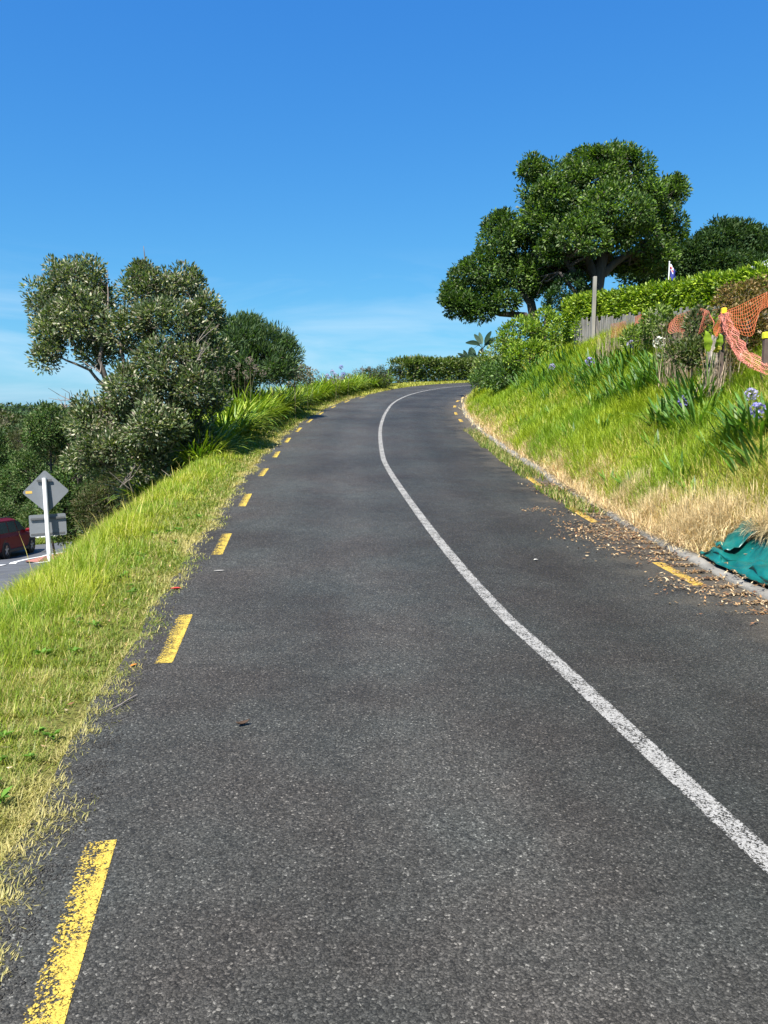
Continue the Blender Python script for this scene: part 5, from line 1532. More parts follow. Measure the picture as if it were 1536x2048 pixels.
def strelitzia(px, py, t, H_, label, n, seed, dead=0):
    r = np.random.default_rng(seed)
    top = W(px, py, t); g = ground(top.x, top.y)
    base = Vector((top.x, top.y, g)); root = empty('banana_like_plant', base, label, 'plant')
    hc = top.z - g - H_ * .5
    mb = MB(); mb.tube([(0, 0, -.1), (.02, 0, hc * .5), (0, 0, hc)], [.12, .10, .07], 8); mb.build('trunk', M_BARK, root)
    Vs, Fs, Cs = [], [], []; b = 0
    for i in range(n):
        a = r.uniform(-1.25, 1.25) if i >= dead else r.uniform(.8, 2.4); L = H_ * r.uniform(.7, 1.05)
        yaw = r.uniform(-.5, .5); m = 8; vs = []
        for k in range(m):
            f = k / (m - 1)
            ang = a * (.55 + .45 * f) if i >= dead else a * (.6 + .8 * f)
            x = math.sin(ang) * L * f; z = math.cos(ang) * L * f
            w = 0.012 if f < .3 else L * .12 * math.sin(math.pi * (f - .3) / .72) ** .6
            vs += [(x - w * math.cos(ang), yaw * L * f - .03, hc + z + w * math.sin(ang)), (x, yaw * L * f, hc + z), (x + w * math.cos(ang), yaw * L * f - .03, hc + z - w * math.sin(ang))]
        for k in range(m - 1):
            for j in range(2): Fs.append((b + 3 * k + j, b + 3 * k + j + 1, b + 3 * k + j + 4, b + 3 * k + j + 3))
        b += len(vs); Vs += vs
        c = np.array([.045, .085, .05]) * r.uniform(.7, 1.5) if i >= dead else np.array([.33, .25, .13]) * r.uniform(.7, 1.2)
        Cs.append(np.tile(c, (len(vs), 1)))
    link('leaves', mesh_np('leaves', np.array(Vs), [np.array(Fs)], col=np.concatenate(Cs), mats=[M_STRAP]), root)
strelitzia(938, 712, 66, 1.25, 'low paddle leaved plant rising over the right end of the far hedge', 12, 1)
strelitzia(954, 706, 65, 1.15, 'paddle leaved plant with drooping tan dead leaves', 9, 2, 5)
strelitzia(966, 680, 64, 1.5, 'tall narrow paddle leaved plant next to the bank shrubs', 13, 3)
#PART4
# ------------------------------------------------------------------ house, flag, wires
M_ROOFM = plain('grey_metal_roof', (.36, .38, .40), .45, metal=.2, noise=.12)
M_FASCIA = plain('white_fascia', (.55, .56, .56), .5)
M_WALL = plain('tan_weatherboard', (.30, .27, .20), .8, noise=.15)
M_GLASS = plain('window_glass', (.006, .008, .009), .25, spec=.12)
M_DARKGREY = plain('dark_grey', (.06, .06, .06), .7)
def house():
    t = 33
    E_ = W(1496, 536, t)                                     # the corner of the eave
    g = ground(E_.x, E_.y)
    root = empty('house', (E_.x + 1, E_.y + 1, g), 'grey roofed house behind the hedge at the right picture edge', 'house')
    rel = lambda x, y, z: Vector((E_.x + x, E_.y + y, z)) - root.location
    ez = E_.z - .1
    Lx, Ly, rise = 9.0, 7.0, 1.9
    mb = MB()                                                # gable roof, ridge along y: the near gable edge climbs to the right
    th = .12
    def slab(p, q, r_, s):
        n = (q - p).cross(s - p).normalized() * th
        mb.add([p, q, r_, s, p - n, q - n, r_ - n, s - n], [(0, 1, 2, 3), (7, 6, 5, 4), (0, 4, 5, 1), (1, 5, 6, 2), (2, 6, 7, 3), (3, 7, 4, 0)])
    slab(rel(0, -.3, ez), rel(Lx / 2, -.3, ez + rise), rel(Lx / 2, Ly, ez + rise), rel(0, Ly, ez))
    slab(rel(Lx / 2, -.3, ez + rise), rel(Lx, -.3, ez), rel(Lx, Ly, ez), rel(Lx / 2, Ly, ez + rise))
    mb.build('roof', M_ROOFM, root)
    mb = MB()
    for a, b in ((rel(0, -.32, ez - .02), rel(Lx / 2, -.32, ez + rise - .02)), (rel(Lx, -.32, ez - .02), rel(Lx / 2, -.32, ez + rise - .02))):
        u = (b - a).normalized(); c = (a + b) / 2 - Vector((0, 0, .12)); ang = -math.atan2(u.z, u.x)
        mb.box(c, ((b - a).length, .03, .2), Matrix.Rotation(ang, 3, 'Y'))
    mb.build('barge_board', M_FASCIA, root)
    mb = MB()
    mb.tube([rel(-.06, -.35, ez - .12), rel(-.06, Ly, ez - .12)], .07, 8); mb.build('gutter', M_FASCIA, root)
    mb = MB()
    pr = [(.5, g - ez - .1), (Lx - .5, g - ez - .1), (Lx - .5, -.05), (Lx / 2, rise - .35), (.5, -.05)]
    mb.prism(pr, 0.2, Ly - .3, lambda u, v, h: rel(u, h, ez + v)); mb.build('wall', M_WALL, root)
    for x0 in (1.4, 5.2):
        mb = MB(); mb.box(rel(x0 + .9, .17, ez - .95), (1.8, .06, 1.2)); f = mb.build('window', M_FASCIA, root)
        mb = MB(); mb.box(rel(x0 + .9, .155, ez - .95), (1.64, .05, 1.04)); mb.build('pane', M_GLASS, f)
house()

def flag():
    t = 27.5
    top = W(1339, 525, t); g = ground(top.x, top.y)
    root = empty('flagpole', (top.x, top.y, g), 'white flagpole with a limp dark blue flag behind the hedge', 'flagpole')
    mb = MB(); h = top.z - g
    mb.tube([(0, 0, 0), (0, 0, h * .5), (0, 0, h)], [.03, .026, .02], 10); mb.box((0, 0, h + .02), (.05, .05, .05), None, .012)
    mb.build('pole', plain('white_pole', (.72, .72, .7), .4), root, smooth=False)
    # drooping cloth: hoist edge on the pole, fly end hanging in folds
    nu, nv = 14, 16; V = []; mi = []; F = []
    for i in range(nu):
        for j in range(nv):
            u, v = i / (nu - 1), j / (nv - 1)
            x = .03 + .24 * u ** .8 * (1 - .25 * v) + .02 * math.sin(u * 11 + v * 2)
            z = h - .05 - v * .46 - u ** 1.3 * .42
            V.append((x, .07 * math.sin(u * 9 + v) * u, z))
    for i in range(nu - 1):
        for j in range(nv - 1):
            F.append((i * nv + j, i * nv + j + 1, (i + 1) * nv + j + 1, (i + 1) * nv + j))
            u, v = (i + .5) / (nu - 1), (j + .5) / (nv - 1)
            m = 0
            if u < .5 and v < .5:
                a, b = u / .5, v / .5
                if abs(a - .5) < .1 or abs(b - .5) < .1: m = 1
                elif abs(a - .5) < .17 or abs(b - .5) < .17 or abs(a - b) < .13 or abs(a + b - 1) < .13: m = 2
            mi.append(m)
    me = mesh_np('flag', np.array(V), [np.array(F)], mats=[plain('flag_blue', (.02, .035, .22), .8), plain('flag_red', (.45, .02, .03), .8), plain('flag_white', (.7, .7, .7), .8)], mat_idx=mi)
    o = link('flag', me, root); o.modifiers.new('t', 'SOLIDIFY').thickness = .004
flag()

def wire(name, a, b, sag, label, r, group):
    mb = MB(); a, b = Vector(a), Vector(b)
    o = a.lerp(b, .5)
    pts = [a.lerp(b, k / 24) - Vector((0, 0, sag * 4 * (k / 24) * (1 - k / 24))) - o for k in range(25)]
    mb.tube(pts, r, 6)
    return tag(mb.build(name, M_DARKGREY, None, o), label, 'wire', group)
for k, (y0, y1, lab) in enumerate(((806, 829, 'highest of the three power lines at the left picture edge'), (813, 830, 'middle one of the three power lines at the left picture edge'), (821, 832, 'lowest of the three power lines at the left picture edge'))):
    wire('power_line', W(-180, y0 - 52 + k * 4, 95), W(120, y1 + 2, 190), .6, lab, .035, 'power lines over the valley')
wire('power_line', W(872, 743, 75), W(962, 686, 60), .15, 'thin cable slanting down to the far hedge beside the paddle leaved plants', .014, 'cable at the far hedge')

# ------------------------------------------------------------------ hilltop house on the far hill
def far_house(px, py, t, label, roofc, w):
    c = W(px, py, t)
    k = w
    root = empty('hill_house', c - Vector((0, 0, k * .9)), label, 'house', 'houses on the far hill')
    mb = MB(); mb.box((0, 0, k * .45), (k * 1.5, k, k * .9)); mb.build('wall', plain('hill_house_wall', (.62, .60, .57), .8), root)
    mb = MB()
    mb.prism([(-k * .85, 0), (k * .85, 0), (k * .5, k * .5), (-k * .5, k * .5)], -k * .6, k * .6, lambda u, v, h: Vector((u, h, v + k * .9)))
    mb.build('roof', plain('hill_house_roof', roofc, .8), root)
    mb = MB()
    for x in (-.45, .05, .45): mb.box((k * x, -k * .5, k * .5), (k * .22, k * .05, k * .3))
    mb.build('window', M_GLASS, root)
far_house(42, 833, 392, 'white house with orange tiled roof among trees on the far hilltop', (.55, .16, .07), 3.0)
far_house(33, 841, 380, 'pale house wall half hidden just below the orange roofed house', (.40, .38, .36), 2.2)
def hill_trees():
    for i, (px, py, rx, ry, t, lab) in enumerate(((5, 831, 14, 6, 400, 'low round tree on the skyline at the left picture edge'), (22, 832, 16, 8, 405, 'round dark tree on the skyline left of the orange roof'), (58, 830, 16, 8, 410, 'round dark tree on the skyline right of the orange roof'),
                                                  (95, 829, 17, 9, 405, 'broad dark tree on the skyline, nearest to the silvery trees'), (15, 850, 22, 8, 350, 'pale green tree on the hill below the skyline'), (60, 850, 24, 10, 345, 'dark tree clump on the hill below the orange roof'))):
        bl = px_blobs([(px, py, rx, ry), (px - rx * .5, py + ry * .3, rx * .6, ry * .8), (px + rx * .5, py + ry * .2, rx * .6, ry * .8)], t)
        base = W(px, py + ry * 2.2, t)
        pal = [(.05, .07, .045), (.06, .085, .05), (.085, .10, .06)] if i != 4 else [(.09, .13, .06), (.14, .17, .09), (.3, .3, .25)]
        make_tree('hill_tree', lab, 'tree', base, bl, [([base, W(px, py, t)], [.4, .15])], .12, 1.5, 36, 1.2, .7, pal, (4, 4, 2), bark=M_BARK_D, twig=.08, group='trees on the far skyline', twig_frac=.15)
hill_trees()

# ------------------------------------------------------------------ lower road, island, rail
zlow = lambda x, y: np.interp(-.42 * np.asarray(x) + .9 * np.asarray(y), ZQ, ZV) + .085
M_ROAD2 = plain('old_asphalt', (.075, .078, .085), .8, noise=.25, nscale=1.5, bump=.4, bscale=120)
M_PAINTW = plain('road_paint_white', (.62, .62, .60), .7, noise=.15, nscale=10)
M_BRICK = plain('red_paving', (.33, .13, .10), .9, noise=.3, nscale=20)
def low_pt(px, py): return G(px, py, zlow, 6, 120)
def sheet(name, outline, dz, mat, parent=None, kind=None, thick=0.0):
    vs = [(p[0], p[1], float(zlow(p[0], p[1])) + dz) for p in outline]
    me = bpy.data.meshes.new(name)
    me.from_pydata(vs, [], [tuple(range(len(vs)))]); me.materials.append(mat)
    o = link(name, me, parent)
    if kind: o['kind'] = kind
    return o
FARE = [low_pt(px, py) for px, py in ((-160, 1108), (-60, 1101), (0, 1096), (70, 1090), (120, 1085), (165, 1079), (215, 1071), (262, 1062))]
def lower_road():
    P = np.array([(p.x, p.y) for p in FARE])
    ext = np.vstack([P[0] + (P[0] - P[1]) * 8, P])
    nc = 60
    rows = []
    for p in ext:
        rows.append([p + np.array([.62, -.78]) * f * 34 for f in np.linspace(0, 1, nc)])
    R = np.array(rows); z = zlow(R[..., 0], R[..., 1])
    V = np.concatenate([R, z[..., None]], -1).reshape(-1, 3)
    n = len(ext); i = np.arange(n * nc).reshape(n, nc)
    F = np.stack([i[:-1, :-1], i[:-1, 1:], i[1:, 1:], i[1:, :-1]], -1).reshape(-1, 4)
    o = link('lower_road', mesh_np('lower_road', V, [F], mats=[M_ROAD2]))
    tag(o, kind='structure')
    def band(name, px_pts, w, dz, mat):
        Q = np.array([(low_pt(a, b).x, low_pt(a, b).y) for a, b in px_pts]); Q, _ = resample(Q, .4)
        N_ = normals(Q)
        V = np.concatenate([np.stack([Q - N_ * w / 2, Q + N_ * w / 2], 1), np.zeros((len(Q), 2, 1))], -1).reshape(-1, 3)
        V[:, 2] = zlow(V[:, 0], V[:, 1]) + dz
        i = np.arange(len(Q) * 2).reshape(-1, 2)
        F = np.stack([i[:-1, 0], i[:-1, 1], i[1:, 1], i[1:, 0]], -1)
        return link(name, mesh_np(name, V, [F], mats=[mat]), o)
    band('edge_line', [(-60, 1141), (0, 1132), (28, 1125), (55, 1118.5), (95, 1110), (137, 1103), (180, 1096)], .22, .012, M_PAINTW)
    band('edge_line', [(72, 1127), (95, 1124), (118, 1120), (150, 1113)], .22, .012, M_PAINTW)
    isl = [low_pt(*p) for p in ((50, 1123.5), (75, 1126), (96, 1123), (117, 1119), (150, 1112), (150, 1103.5), (120, 1107), (92, 1112))]
    sheet('island', [(p.x, p.y) for p in isl], .02, M_BRICK, o)
lower_road()

def low_grass():
    n = 14000
    P = np.array([(p.x, p.y) for p in FARE])
    k = rng.uniform(0, len(P) - 1.001, n); i = k.astype(int); f = (k - i)[:, None]
    Q = P[i] * (1 - f) + P[i + 1] * f + np.array([-.62, .78]) * rng.uniform(.1, 5.5, (n, 1))
    z = H(Q[:, 0], Q[:, 1])
    col = np.array([.19, .24, .03]) * rng.uniform(.6, 1.2, (n, 1))
    o = blade_object('roadside_grass', np.concatenate([Q, z[:, None]], 1), rng.uniform(.15, .4, n), np.full(n, .045), rng.uniform(0, 6.3, n), rng.uniform(.1, .6, n), rng.uniform(.1, .8, n), col, M_GRASS)
    tag(o, 'bright grass strip between the lower road and the white rail', 'grass', kind='stuff')
low_grass()

def guard_rail():
    M_STEEL = plain('painted_steel_rail', (.68, .68, .66), .5, noise=.1)
    pts = [W(60, 1069, 41), W(130, 1062.5, 41.5), (W(197, 1056.5, 42)), W(260, 1049, 42.5), W(330, 1040, 43)]
    o = pts[0].copy(); o.z = ground(o.x, o.y)
    root = empty('guard_rail', o, 'white steel guard rail behind the lower road, ending at the grass bank', 'guard rail')
    mb = MB()
    prof_ = [(0, -.16), (.05, -.12), (.05, -.06), (0, -.02), (0, .02), (.05, .06), (.05, .12), (0, .16)]
    P = [p - o for p in pts]; vs = []; fs = []
    d = (P[-1] - P[0]).normalized(); nr = Vector((d.y, -d.x, 0)).normalized()
    for p in P:
        for a, b in prof_: vs.append(p + nr * a + Vector((0, 0, b - .14)))
    for i in range(len(P) - 1):
        for k in range(7): fs.append((i * 8 + k, i * 8 + k + 1, i * 8 + 9 + k, i * 8 + 8 + k))
    mb.add(vs, fs)
    ob = mb.build('rail', M_STEEL, root); ob.modifiers.new('t', 'SOLIDIFY').thickness = .012
    L = (P[-1] - P[0]).length; n = int(L / 2)
    for i in range(n + 1):
        q = i / n * (len(P) - 1); a = min(int(q), len(P) - 2); p = P[a].lerp(P[a + 1], q - a) - nr * .1
        g = ground(p.x + o.x, p.y + o.y) - o.z - .2
        mb = MB(); mb.box((p.x, p.y, (p.z + g) / 2), (.12, .12, p.z - g)); mb.build('rail_post', M_POSTW, root)
guard_rail()

# ------------------------------------------------------------------ road sign seen from behind
M_ALU = plain('sign_back_grey', (.20, .215, .23), .55, metal=.15, noise=.06, nscale=3)
M_ALU2 = plain('galvanised_channel', (.13, .135, .14), .5, metal=.3)
M_POLEW = plain('white_pole_paint', (.74, .75, .74), .45, noise=.06, nscale=6)
def road_sign():
    t = 18.5
    k = t / FPX
    top = W(88.5, 956, t); bot = W(100, 1130, t)
    gz = float(zlow(bot.x, bot.y))
    root = empty('road_sign', (bot.x, bot.y, min(gz, bot.z)), 'white pole carrying a grey diamond plate and a smaller plate, seen from behind', 'road sign')
    o = root.location.copy()
    u = (top - Vector((bot.x, bot.y, o.z))); u.normalize()
    view = Vector((bot.x, bot.y, 0)).normalized()
    sx_ = Vector((view.y, -view.x, 0))                       # to the right as seen
    n = -view                                               # towards us
    yaw = .12; n = (n + sx_ * yaw).normalized(); sx_ = Vector((-n.y, n.x, 0)).normalized()
    if sx_.dot(Vector((1, 0, 0))) < 0: sx_ = -sx_
    up = Vector((0, 0, 1)) * .995 - sx_ * .0; up = (up + Vector((u.x, u.y, 0)) * .6).normalized()
    mb = MB(); mb.tube([Vector((0, 0, -.2)), (top - o)], [.052, .052], 16)
    mb.build('pole', M_POLEW, root, smooth=False)
    def on_plane(px, py, c):
        r_ = Vector(ray(px, py)); cw = c + o; e = Vector((0, 0, EYE))
        return e + r_ * ((cw - e).dot(n) / r_.dot(n)) - o
    def rounded(cx, cy, a, rad, rot):
        pts = []
        for q in range(4):
            for s in range(5):
                an = q * math.pi / 2 + s / 4 * math.pi / 2
                x = (a[0] - rad) * (1 if q in (0, 3) else -1) + rad * math.cos(an)
                y = (a[1] - rad) * (1 if q in (0, 1) else -1) + rad * math.sin(an)
                pts.append((cx + x * math.cos(rot) - y * math.sin(rot), cy + x * math.sin(rot) + y * math.cos(rot)))
        return pts
    def plate(name, c, a, rad, rot, front, label):
        """c: centre; plate thickness away from us behind the pole"""
        mb = MB()
        mb.prism(rounded(0, 0, a, rad, rot), -.085, -.09, lambda x, y, h: c + sx_ * x + up * y + n * h)
        pl = mb.build(name, M_ALU, root)
        pl['label'] = label
        mb = MB()
        mb.prism(rounded(0, 0, (a[0] - .004, a[1] - .004), rad, rot), -.0925, -.094, lambda x, y, h: c + sx_ * x + up * y + n * h)
        mb.build('sign_face', front, pl)
        return pl
    M_FACE = plain('yellow_sign_face', (.75, .48, .02), .4)
    dc = W(93, 984, t) - o
    side = 62 * k / 2
    d = plate('diamond_plate', dc, (side, side), .05, math.pi / 4, M_FACE, 'grey diamond plate, blank side towards us')
    rc = on_plane(97, 1051, dc)
    r_ = plate('lower_plate', rc, (34.5 * k, 22 * k), .04, 0.0, M_FACE, 'grey rectangular plate with an orange sticker')
    def channel(c, half, parent):
        mb = MB()
        R = Matrix((sx_, up, n)).transposed()
        mb.box(c + n * -.072, (half * 2, .055, .022), R, .004)
        mb.build('bracket', M_ALU2, parent)
    on = lambda py: on_plane(88.5 + (py - 956) / 174 * 11.5, py, dc)
    channel(on(961), 14 * k, d); channel(on(1013), 14 * k, d)
    channel(on_plane(96, 1037, dc), 32 * k, r_); channel(on_plane(97, 1068, dc), 32 * k, r_)
    def stick(name, px, py, w, h, col, parent, rnd=False):
        mb = MB(); c = on_plane(px, py, dc)
        if rnd:
            mb.prism([(w * k / 2 * math.cos(q * math.pi / 8), h * k / 2 * math.sin(q * math.pi / 8)) for q in range(16)], -.083, -.0815, lambda x, y, hh: c + sx_ * x + up * y + n * hh)
        else:
            mb.prism(rounded(0, 0, (w * k / 2, h * k / 2), .008, 0), -.083, -.0815, lambda x, y, hh: c + sx_ * x + up * y + n * hh)
        mb.build(name, plain(name + '_colour', col, .6), parent)
    stick('yellow_sticker', 58.5, 985.5, 12, 5, (.70, .45, .10), d)
    stick('orange_sticker', 67.5, 1057, 8, 11, (.85, .22, .02), r_, True)
road_sign()

# ------------------------------------------------------------------ red car on the lower road
M_CAR = plain('dark_red_car_paint', (.13, .003, .009), .5, spec=.2)
M_TYRE = plain('tyre_rubber', (.02, .02, .02), .85)
M_RIM = plain('alloy_rim', (.38, .38, .39), .35, metal=.8)
M_TRIM = plain('black_trim', (.015, .015, .017), .55)
M_LAMPR = plain('tail_lamp', (.35, .01, .01), .2)
M_LAMPW = plain('head_lamp', (.6, .62, .65), .1)
def car():
    rw = low_ray(9, 1123, 31.0); fw = low_ray(59, 1114.5, 33.6)
    dvec = (fw - rw); head = math.atan2(dvec.y, dvec.x)
    slope = math.atan2(dvec.z, math.hypot(dvec.x, dvec.y))
    d = Vector((math.cos(head), math.sin(head), 0)); left = Vector((-d.y, d.x, 0))
    mid = (rw + fw) / 2 + left * .80
    root = empty('parked_car', (mid.x, mid.y, (rw.z + fw.z) / 2), 'dark red sport utility car on the lower road, cut by the picture edge', 'car')
    root.rotation_euler = Matrix.Rotation(head, 3, 'Z').__matmul__(Matrix.Rotation(-slope, 3, 'Y')).to_euler()
    # body: sections along x (front +); y half-widths; z
    sec = [(-2.20, .70, .42, .86), (-2.12, .82, .34, .98), (-1.8, .89, .26, 1.02), (-1.3, .91, .24, 1.03), (-.6, .915, .24, 1.03), (.2, .915, .24, 1.02), (.85, .91, .24, 1.0), (1.25, .90, .24, .96), (1.7, .87, .26, .90), (2.05, .80, .32, .82), (2.22, .62, .42, .72)]
    vs, fs = [], []; m = 14
    for x, w, z0, z1 in sec:
        ring = []
        pr = [(-.86, 0), (-.97, .10), (-1.0, .35), (-1.0, .60), (-.985, .80), (-.93, .95), (-.80, 1.0), (.80, 1.0), (.93, .95), (.985, .80), (1.0, .60), (1.0, .35), (.97, .10), (.86, 0)]
        vs += [(x, w * a, z0 + (z1 - z0) * b) for a, b in pr]
    for i in range(len(sec) - 1):
        for k in range(m):
            j = (k + 1) % m
            fs.append((i * m + k, i * m + j, (i + 1) * m + j, (i + 1) * m + k))
    fs += [tuple(range(m)), tuple(range(len(sec) * m - 1, (len(sec) - 1) * m - 1, -1))]
    mb = MB(); mb.add(vs, fs)
    # cabin
    ring = lambda x0, x1, w, z, r: [(x0, -w + r, z), (x0 + r, -w, z), (x1 - r, -w, z), (x1, -w + r, z), (x1, w - r, z), (x1 - r, w, z), (x0 + r, w, z), (x0, w - r, z)]
    R = [ring(-2.05, 1.12, .845, .98, .1), ring(-1.86, .30, .70, 1.52, .12), ring(-1.70, .02, .62, 1.60, .14), ring(-1.4, -.3, .45, 1.63, .14)]
    vs = [p for q in R for p in q]; fs = []
    for l in range(3):
        for k in range(8):
            j = (k + 1) % 8; fs.append((l * 8 + k, l * 8 + j, l * 8 + 8 + j, l * 8 + 8 + k))
    fs.append(tuple(range(24, 32)))
    mb.add(vs, fs)
    mb.build('body', M_CAR, root, smooth=False)
    # glass on the cabin sides: between the two lower rings
    def on_side(x, f, s):
        w = .845 + (.70 - .845) * f
        return Vector((x, s * (w + .006), .98 + (1.52 - .98) * f))
    for s in (-1, 1):
        for x0, x1, x2, x3 in ((-1.72, -.86, -.90, -1.66), (-.80, .04, -.08, -.80), (.10, .88, .36, .02)):
            mb = MB(); q = [on_side(x0, .10, s), on_side(x1, .10, s), on_side(x2, .90, s), on_side(x3, .90, s)]
            if s > 0: q.reverse()
            mb.quad(*q); w = mb.build('window', M_GLASS, root); w.modifiers.new('t', 'SOLIDIFY').thickness = .006
        mb = MB(); mb.box((.78, s * .98, 1.06), (.16, .2, .14), None, .04); mb.box((.80, s * .87, 1.02), (.06, .12, .05)); mb.build('wing_mirror', M_CAR, root)
        mb = MB()
        for x in (-.15, -1.0): mb.box((x, s * .925, .86), (.18, .03, .03), None, .01)
        mb.build('door_handle', M_CAR, root)
        mb = MB(); mb.box((-.05, s * .915, .30), (2.1, .05, .14), None, .02); mb.build('sill_trim', M_TRIM, root)
        mb = MB(); mb.box((-2.1, s * .70, .86), (.18, .28, .16), None, .04); mb.build('tail_light', M_LAMPR, root)
        mb = MB(); mb.box((2.08, s * .62, .70), (.2, .3, .13), None, .04); mb.build('headlight', M_LAMPW, root)
        mb = MB(); mb.box((-.8, s * .57, 1.645), (1.5, .04, .04), None, .01); mb.build('roof_rail', M_TRIM, root)
    for x0, z0, x1, z1, w in ((1.10, 1.02, .34, 1.50, .66), (-2.04, 1.02, -1.88, 1.48, .66)):
        e = .008 if x0 > 0 else -.008
        mb = MB(); q = [Vector((x0 + e, -w - .06, z0)), Vector((x0 + e, w + .06, z0)), Vector((x1 + e, w - .05, z1)), Vector((x1 + e, -w + .05, z1))]
        if x0 < 0: q.reverse()
        mb.quad(*q); w_ = mb.build('windscreen' if x0 > 0 else 'rear_window', M_GLASS, root); w_.modifiers.new('t', 'SOLIDIFY').thickness = .006
    mb = MB(); mb.box((-2.18, 0, .44), (.12, 1.5, .28), None, .04); mb.box((2.18, 0, .44), (.12, 1.4, .26), None, .04); mb.build('bumper', M_TRIM, root)
    mb = MB(); mb.box((-2.215, 0, .80), (.012, .50, .12)); mb.build('number_plate', M_FASCIA, root)
    for x in (-1.30, 1.34):
        for s in (-1, 1):
            mb = MB()
            ang = [2 * math.pi * k / 28 for k in range(28)]
            prf = [(.20, -.11), (.30, -.115), (.345, -.08), (.35, 0), (.345, .08), (.30, .115), (.20, .11)]
            vs = [(r_ * math.cos(a), q, r_ * math.sin(a)) for a in ang for r_, q in prf]; n = len(prf)
            fs = [(i * n + k, i * n + k + 1, ((i + 1) % 28) * n + k + 1, ((i + 1) % 28) * n + k) for i in range(28) for k in range(n - 1)]
            mb.add(vs, fs)
            wh = mb.build('wheel', M_TYRE, root, Vector((x, s * .815, .35)), smooth=True)
            mb = MB()
            mb.tube([(0, s * .02, 0), (0, s * .10, 0)], [.07, .06], 12)
            for k in range(5):
                R5 = Matrix.Rotation(k * 2 * math.pi / 5, 3, 'Y')
                mb.box(R5 @ Vector((0, s * .09, .135)), (.06, .03, .19), R5, .008)
            vs = []; fs = []
            for a in ang:
                for r_, q in ((.20, .105), (.235, .105), (.235, .02), (.20, .02)): vs.append((r_ * math.cos(a), s * q, r_ * math.sin(a)))
            for i in range(28):
                for k in range(4): fs.append((i * 4 + k, i * 4 + (k + 1) % 4, ((i + 1) % 28) * 4 + (k + 1) % 4, ((i + 1) % 28) * 4 + k))
            mb.add(vs, fs); mb.build('rim', M_RIM, wh)
            mb = MB(); mb.tube([(x, s * .76, .38), (x, s * .905, .38)], .405, 24); mb.build('wheel_arch', M_TRIM, root)
def low_ray(px, py, t):
    p = W(px, py, t); p.z = float(zlow(p.x, p.y)); return p
car()

# ------------------------------------------------------------------ crumpled teal sheet along the kerb
M_TARP = plain('teal_tarpaulin', (.004, .105, .092), .36, spec=.5, noise=.3, nscale=6, bump=.25, bscale=16)
def tarp(name, label):
    # a stiff sheet standing on the kerb and folded back over the foot of the bank: flat facets between sharp creases
    r = np.random.default_rng(8)
    ny, nx = 34, 9
    ys = np.linspace(3.6, 7.12, ny); k = np.interp(ys, RIGHT[:, 1], np.arange(len(RIGHT))).astype(int)
    sec = [(.33, .075), (.345, .10), (.365, .16), (.39, .215), (.43, .24), (.50, .225), (.57, .22), (.64, .25), (.70, .30)]
    V = []
    for i in range(ny):
        f = i / (ny - 1); tap = .45 + .55 * min(1, (1 - f) * 3.2); dip = .82 + .18 * math.sin(ys[i] * 4.3) + .10 * math.sin(ys[i] * 9.1 + 1)
        for j, (off, h) in enumerate(sec):
            o_ = off + (r.normal(0, .014) if j > 1 else .012 * math.sin(ys[i] * 11)) + .02 * math.sin(ys[i] * 3.7 + j)
            x = RIGHT[k[i], 0] + _rN[k[i], 0] * o_; y = ys[i] + _rN[k[i], 1] * o_ + (r.normal(0, .018) if 0 < i < ny - 1 else 0)
            z = prof(y) + (h if j < 2 else h * tap * dip * .85) + (r.normal(0, .012) if j > 1 else 0)
            if f > .86 and 1 < j < 7: z += .075 * math.sin((f - .86) / .14 * math.pi)          # the raised corner flap
            if j > 4: z = max(z, ground(x, y) + .02)
            V.append((x, y, z))
    V = np.array(V); c = V.mean(0); T = []
    for i in range(ny - 1):
        for j in range(nx - 1):
            a, b, d, e = i * nx + j, i * nx + j + 1, (i + 1) * nx + j + 1, (i + 1) * nx + j
            T += [(a, b, d), (a, d, e)] if r.random() < .5 else [(a, b, e), (b, d, e)]
    o = link(name, mesh_np(name, V - c, [np.array(T)], mats=[M_TARP]), None, Vector(c))
    sub = o.modifiers.new('s', 'SUBSURF'); sub.subdivision_type = 'SIMPLE'; sub.levels = sub.render_levels = 1
    o.modifiers.new('t', 'SOLIDIFY').thickness = .003
    return tag(o, label, 'tarpaulin')
tarp('tarpaulin', 'crumpled teal plastic sheet lying on the kerb at the right edge')
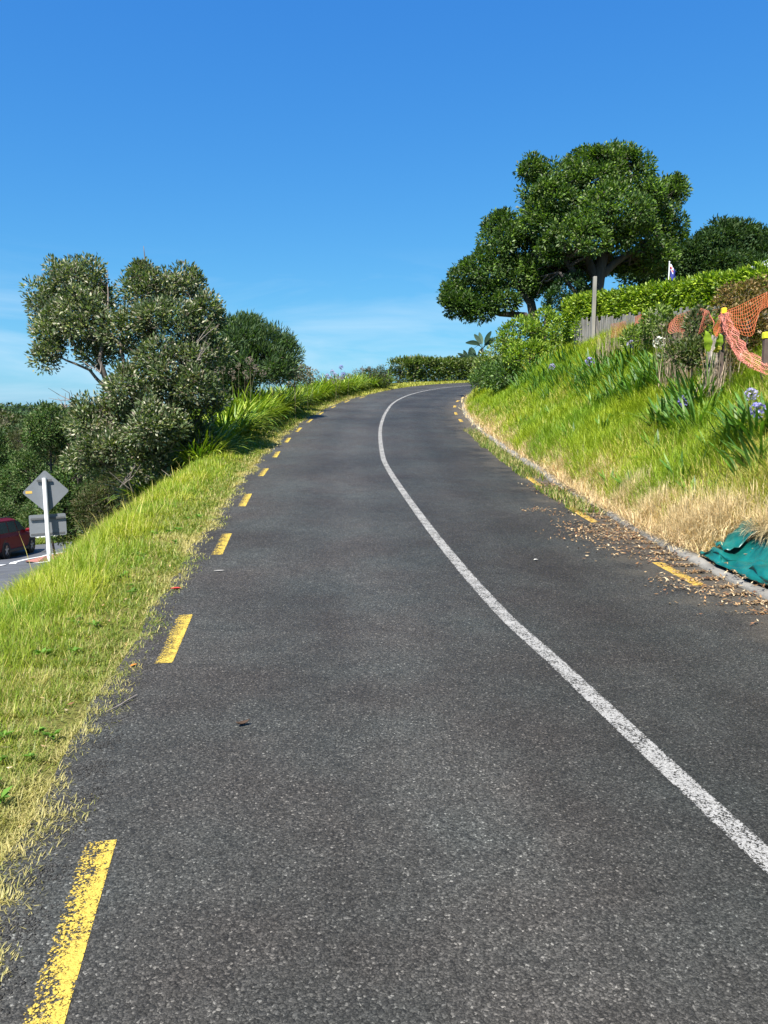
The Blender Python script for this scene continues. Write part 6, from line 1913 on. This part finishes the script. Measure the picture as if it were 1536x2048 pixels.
def tarp_scrap():
    c = G(1476, 1092); V = []
    n = 9
    for i in range(n):
        for j in range(n):
            u, v = i / (n - 1) - .5, j / (n - 1) - .5
            x, y = c.x + u * .34 + .03 * v, c.y + v * .30
            V.append((x, y, max(ground(x, y), prof(y) + .1) + .05 + .05 * abs(math.sin(u * 9 + v * 5))))
    V = np.array(V); m = V.mean(0); i = np.arange(n * n).reshape(n, n)
    F = np.stack([i[:-1, :-1], i[:-1, 1:], i[1:, 1:], i[1:, :-1]], -1).reshape(-1, 4)
    o = link('tarpaulin', mesh_np('tarpaulin', V - m, [F], mats=[M_TARP]), None, Vector(m)); o.modifiers.new('t', 'SOLIDIFY').thickness = .004
    tag(o, 'small dark teal scrap of sheet showing through the straw', 'tarpaulin')
tarp_scrap()

# ------------------------------------------------------------------ little things on the road
def single_leaf(px, py, L, w, rz, curl, col, label, name='fallen_leaf'):
    p = GR(px, py); n = 7; vs = []; fs = []
    for i in range(n):
        f = i / (n - 1); ww = w * math.sin(math.pi * min(max(f, .03), .97)) ** .8
        z = .006 + curl * (f - .5) ** 2 * 4 * L
        x = (f - .5) * L; y = .15 * L * math.sin(f * 3)
        vs += [(x, y - ww / 2, z + ww * .35), (x, y, z), (x, y + ww / 2, z + ww * .35)]
    for i in range(n - 1):
        for j in range(2): fs.append((3 * i + j, 3 * i + j + 1, 3 * i + j + 4, 3 * i + j + 3))
    o = link(name, mesh_np(name, np.array(vs), [np.array(fs)], col=np.tile(np.array(col), (len(vs), 1)), mats=[M_LITTER]), None, p)
    o.rotation_euler = (0, 0, rz); o.modifiers.new('t', 'SOLIDIFY').thickness = .002
    tag(o, label, 'leaf')
single_leaf(486, 1453, .068, .03, .5, .32, (.07, .045, .03), 'curled dark brown leaf lying alone on the asphalt')
single_leaf(352, 1180, .085, .035, .2, .1, (.50, .06, .05), 'small red leaf on the ragged left road edge')
single_leaf(268, 1334, .05, .02, 1.0, .1, (.60, .22, .04), 'small orange leaf on the left verge edge')
single_leaf(438, 1144, .09, .018, .1, .1, (.45, .43, .40), 'pale curled leaf on the asphalt below the third yellow dash')
single_leaf(1072, 1122, .05, .03, .4, .12, (.55, .53, .48), 'pale scrap on the right lane of asphalt')
def twig():
    p = GR(252, 1410); mb = MB()
    mb.tube([(.02, .12, .01), (.0, .04, .014), (-.02, -.03, .012), (-.06, -.11, .01)], [.002, .003, .003, .002], 5)
    tag(mb.build('twig', M_TWIG, None, p), 'thin bent twig along the left road edge', 'twig')
twig()
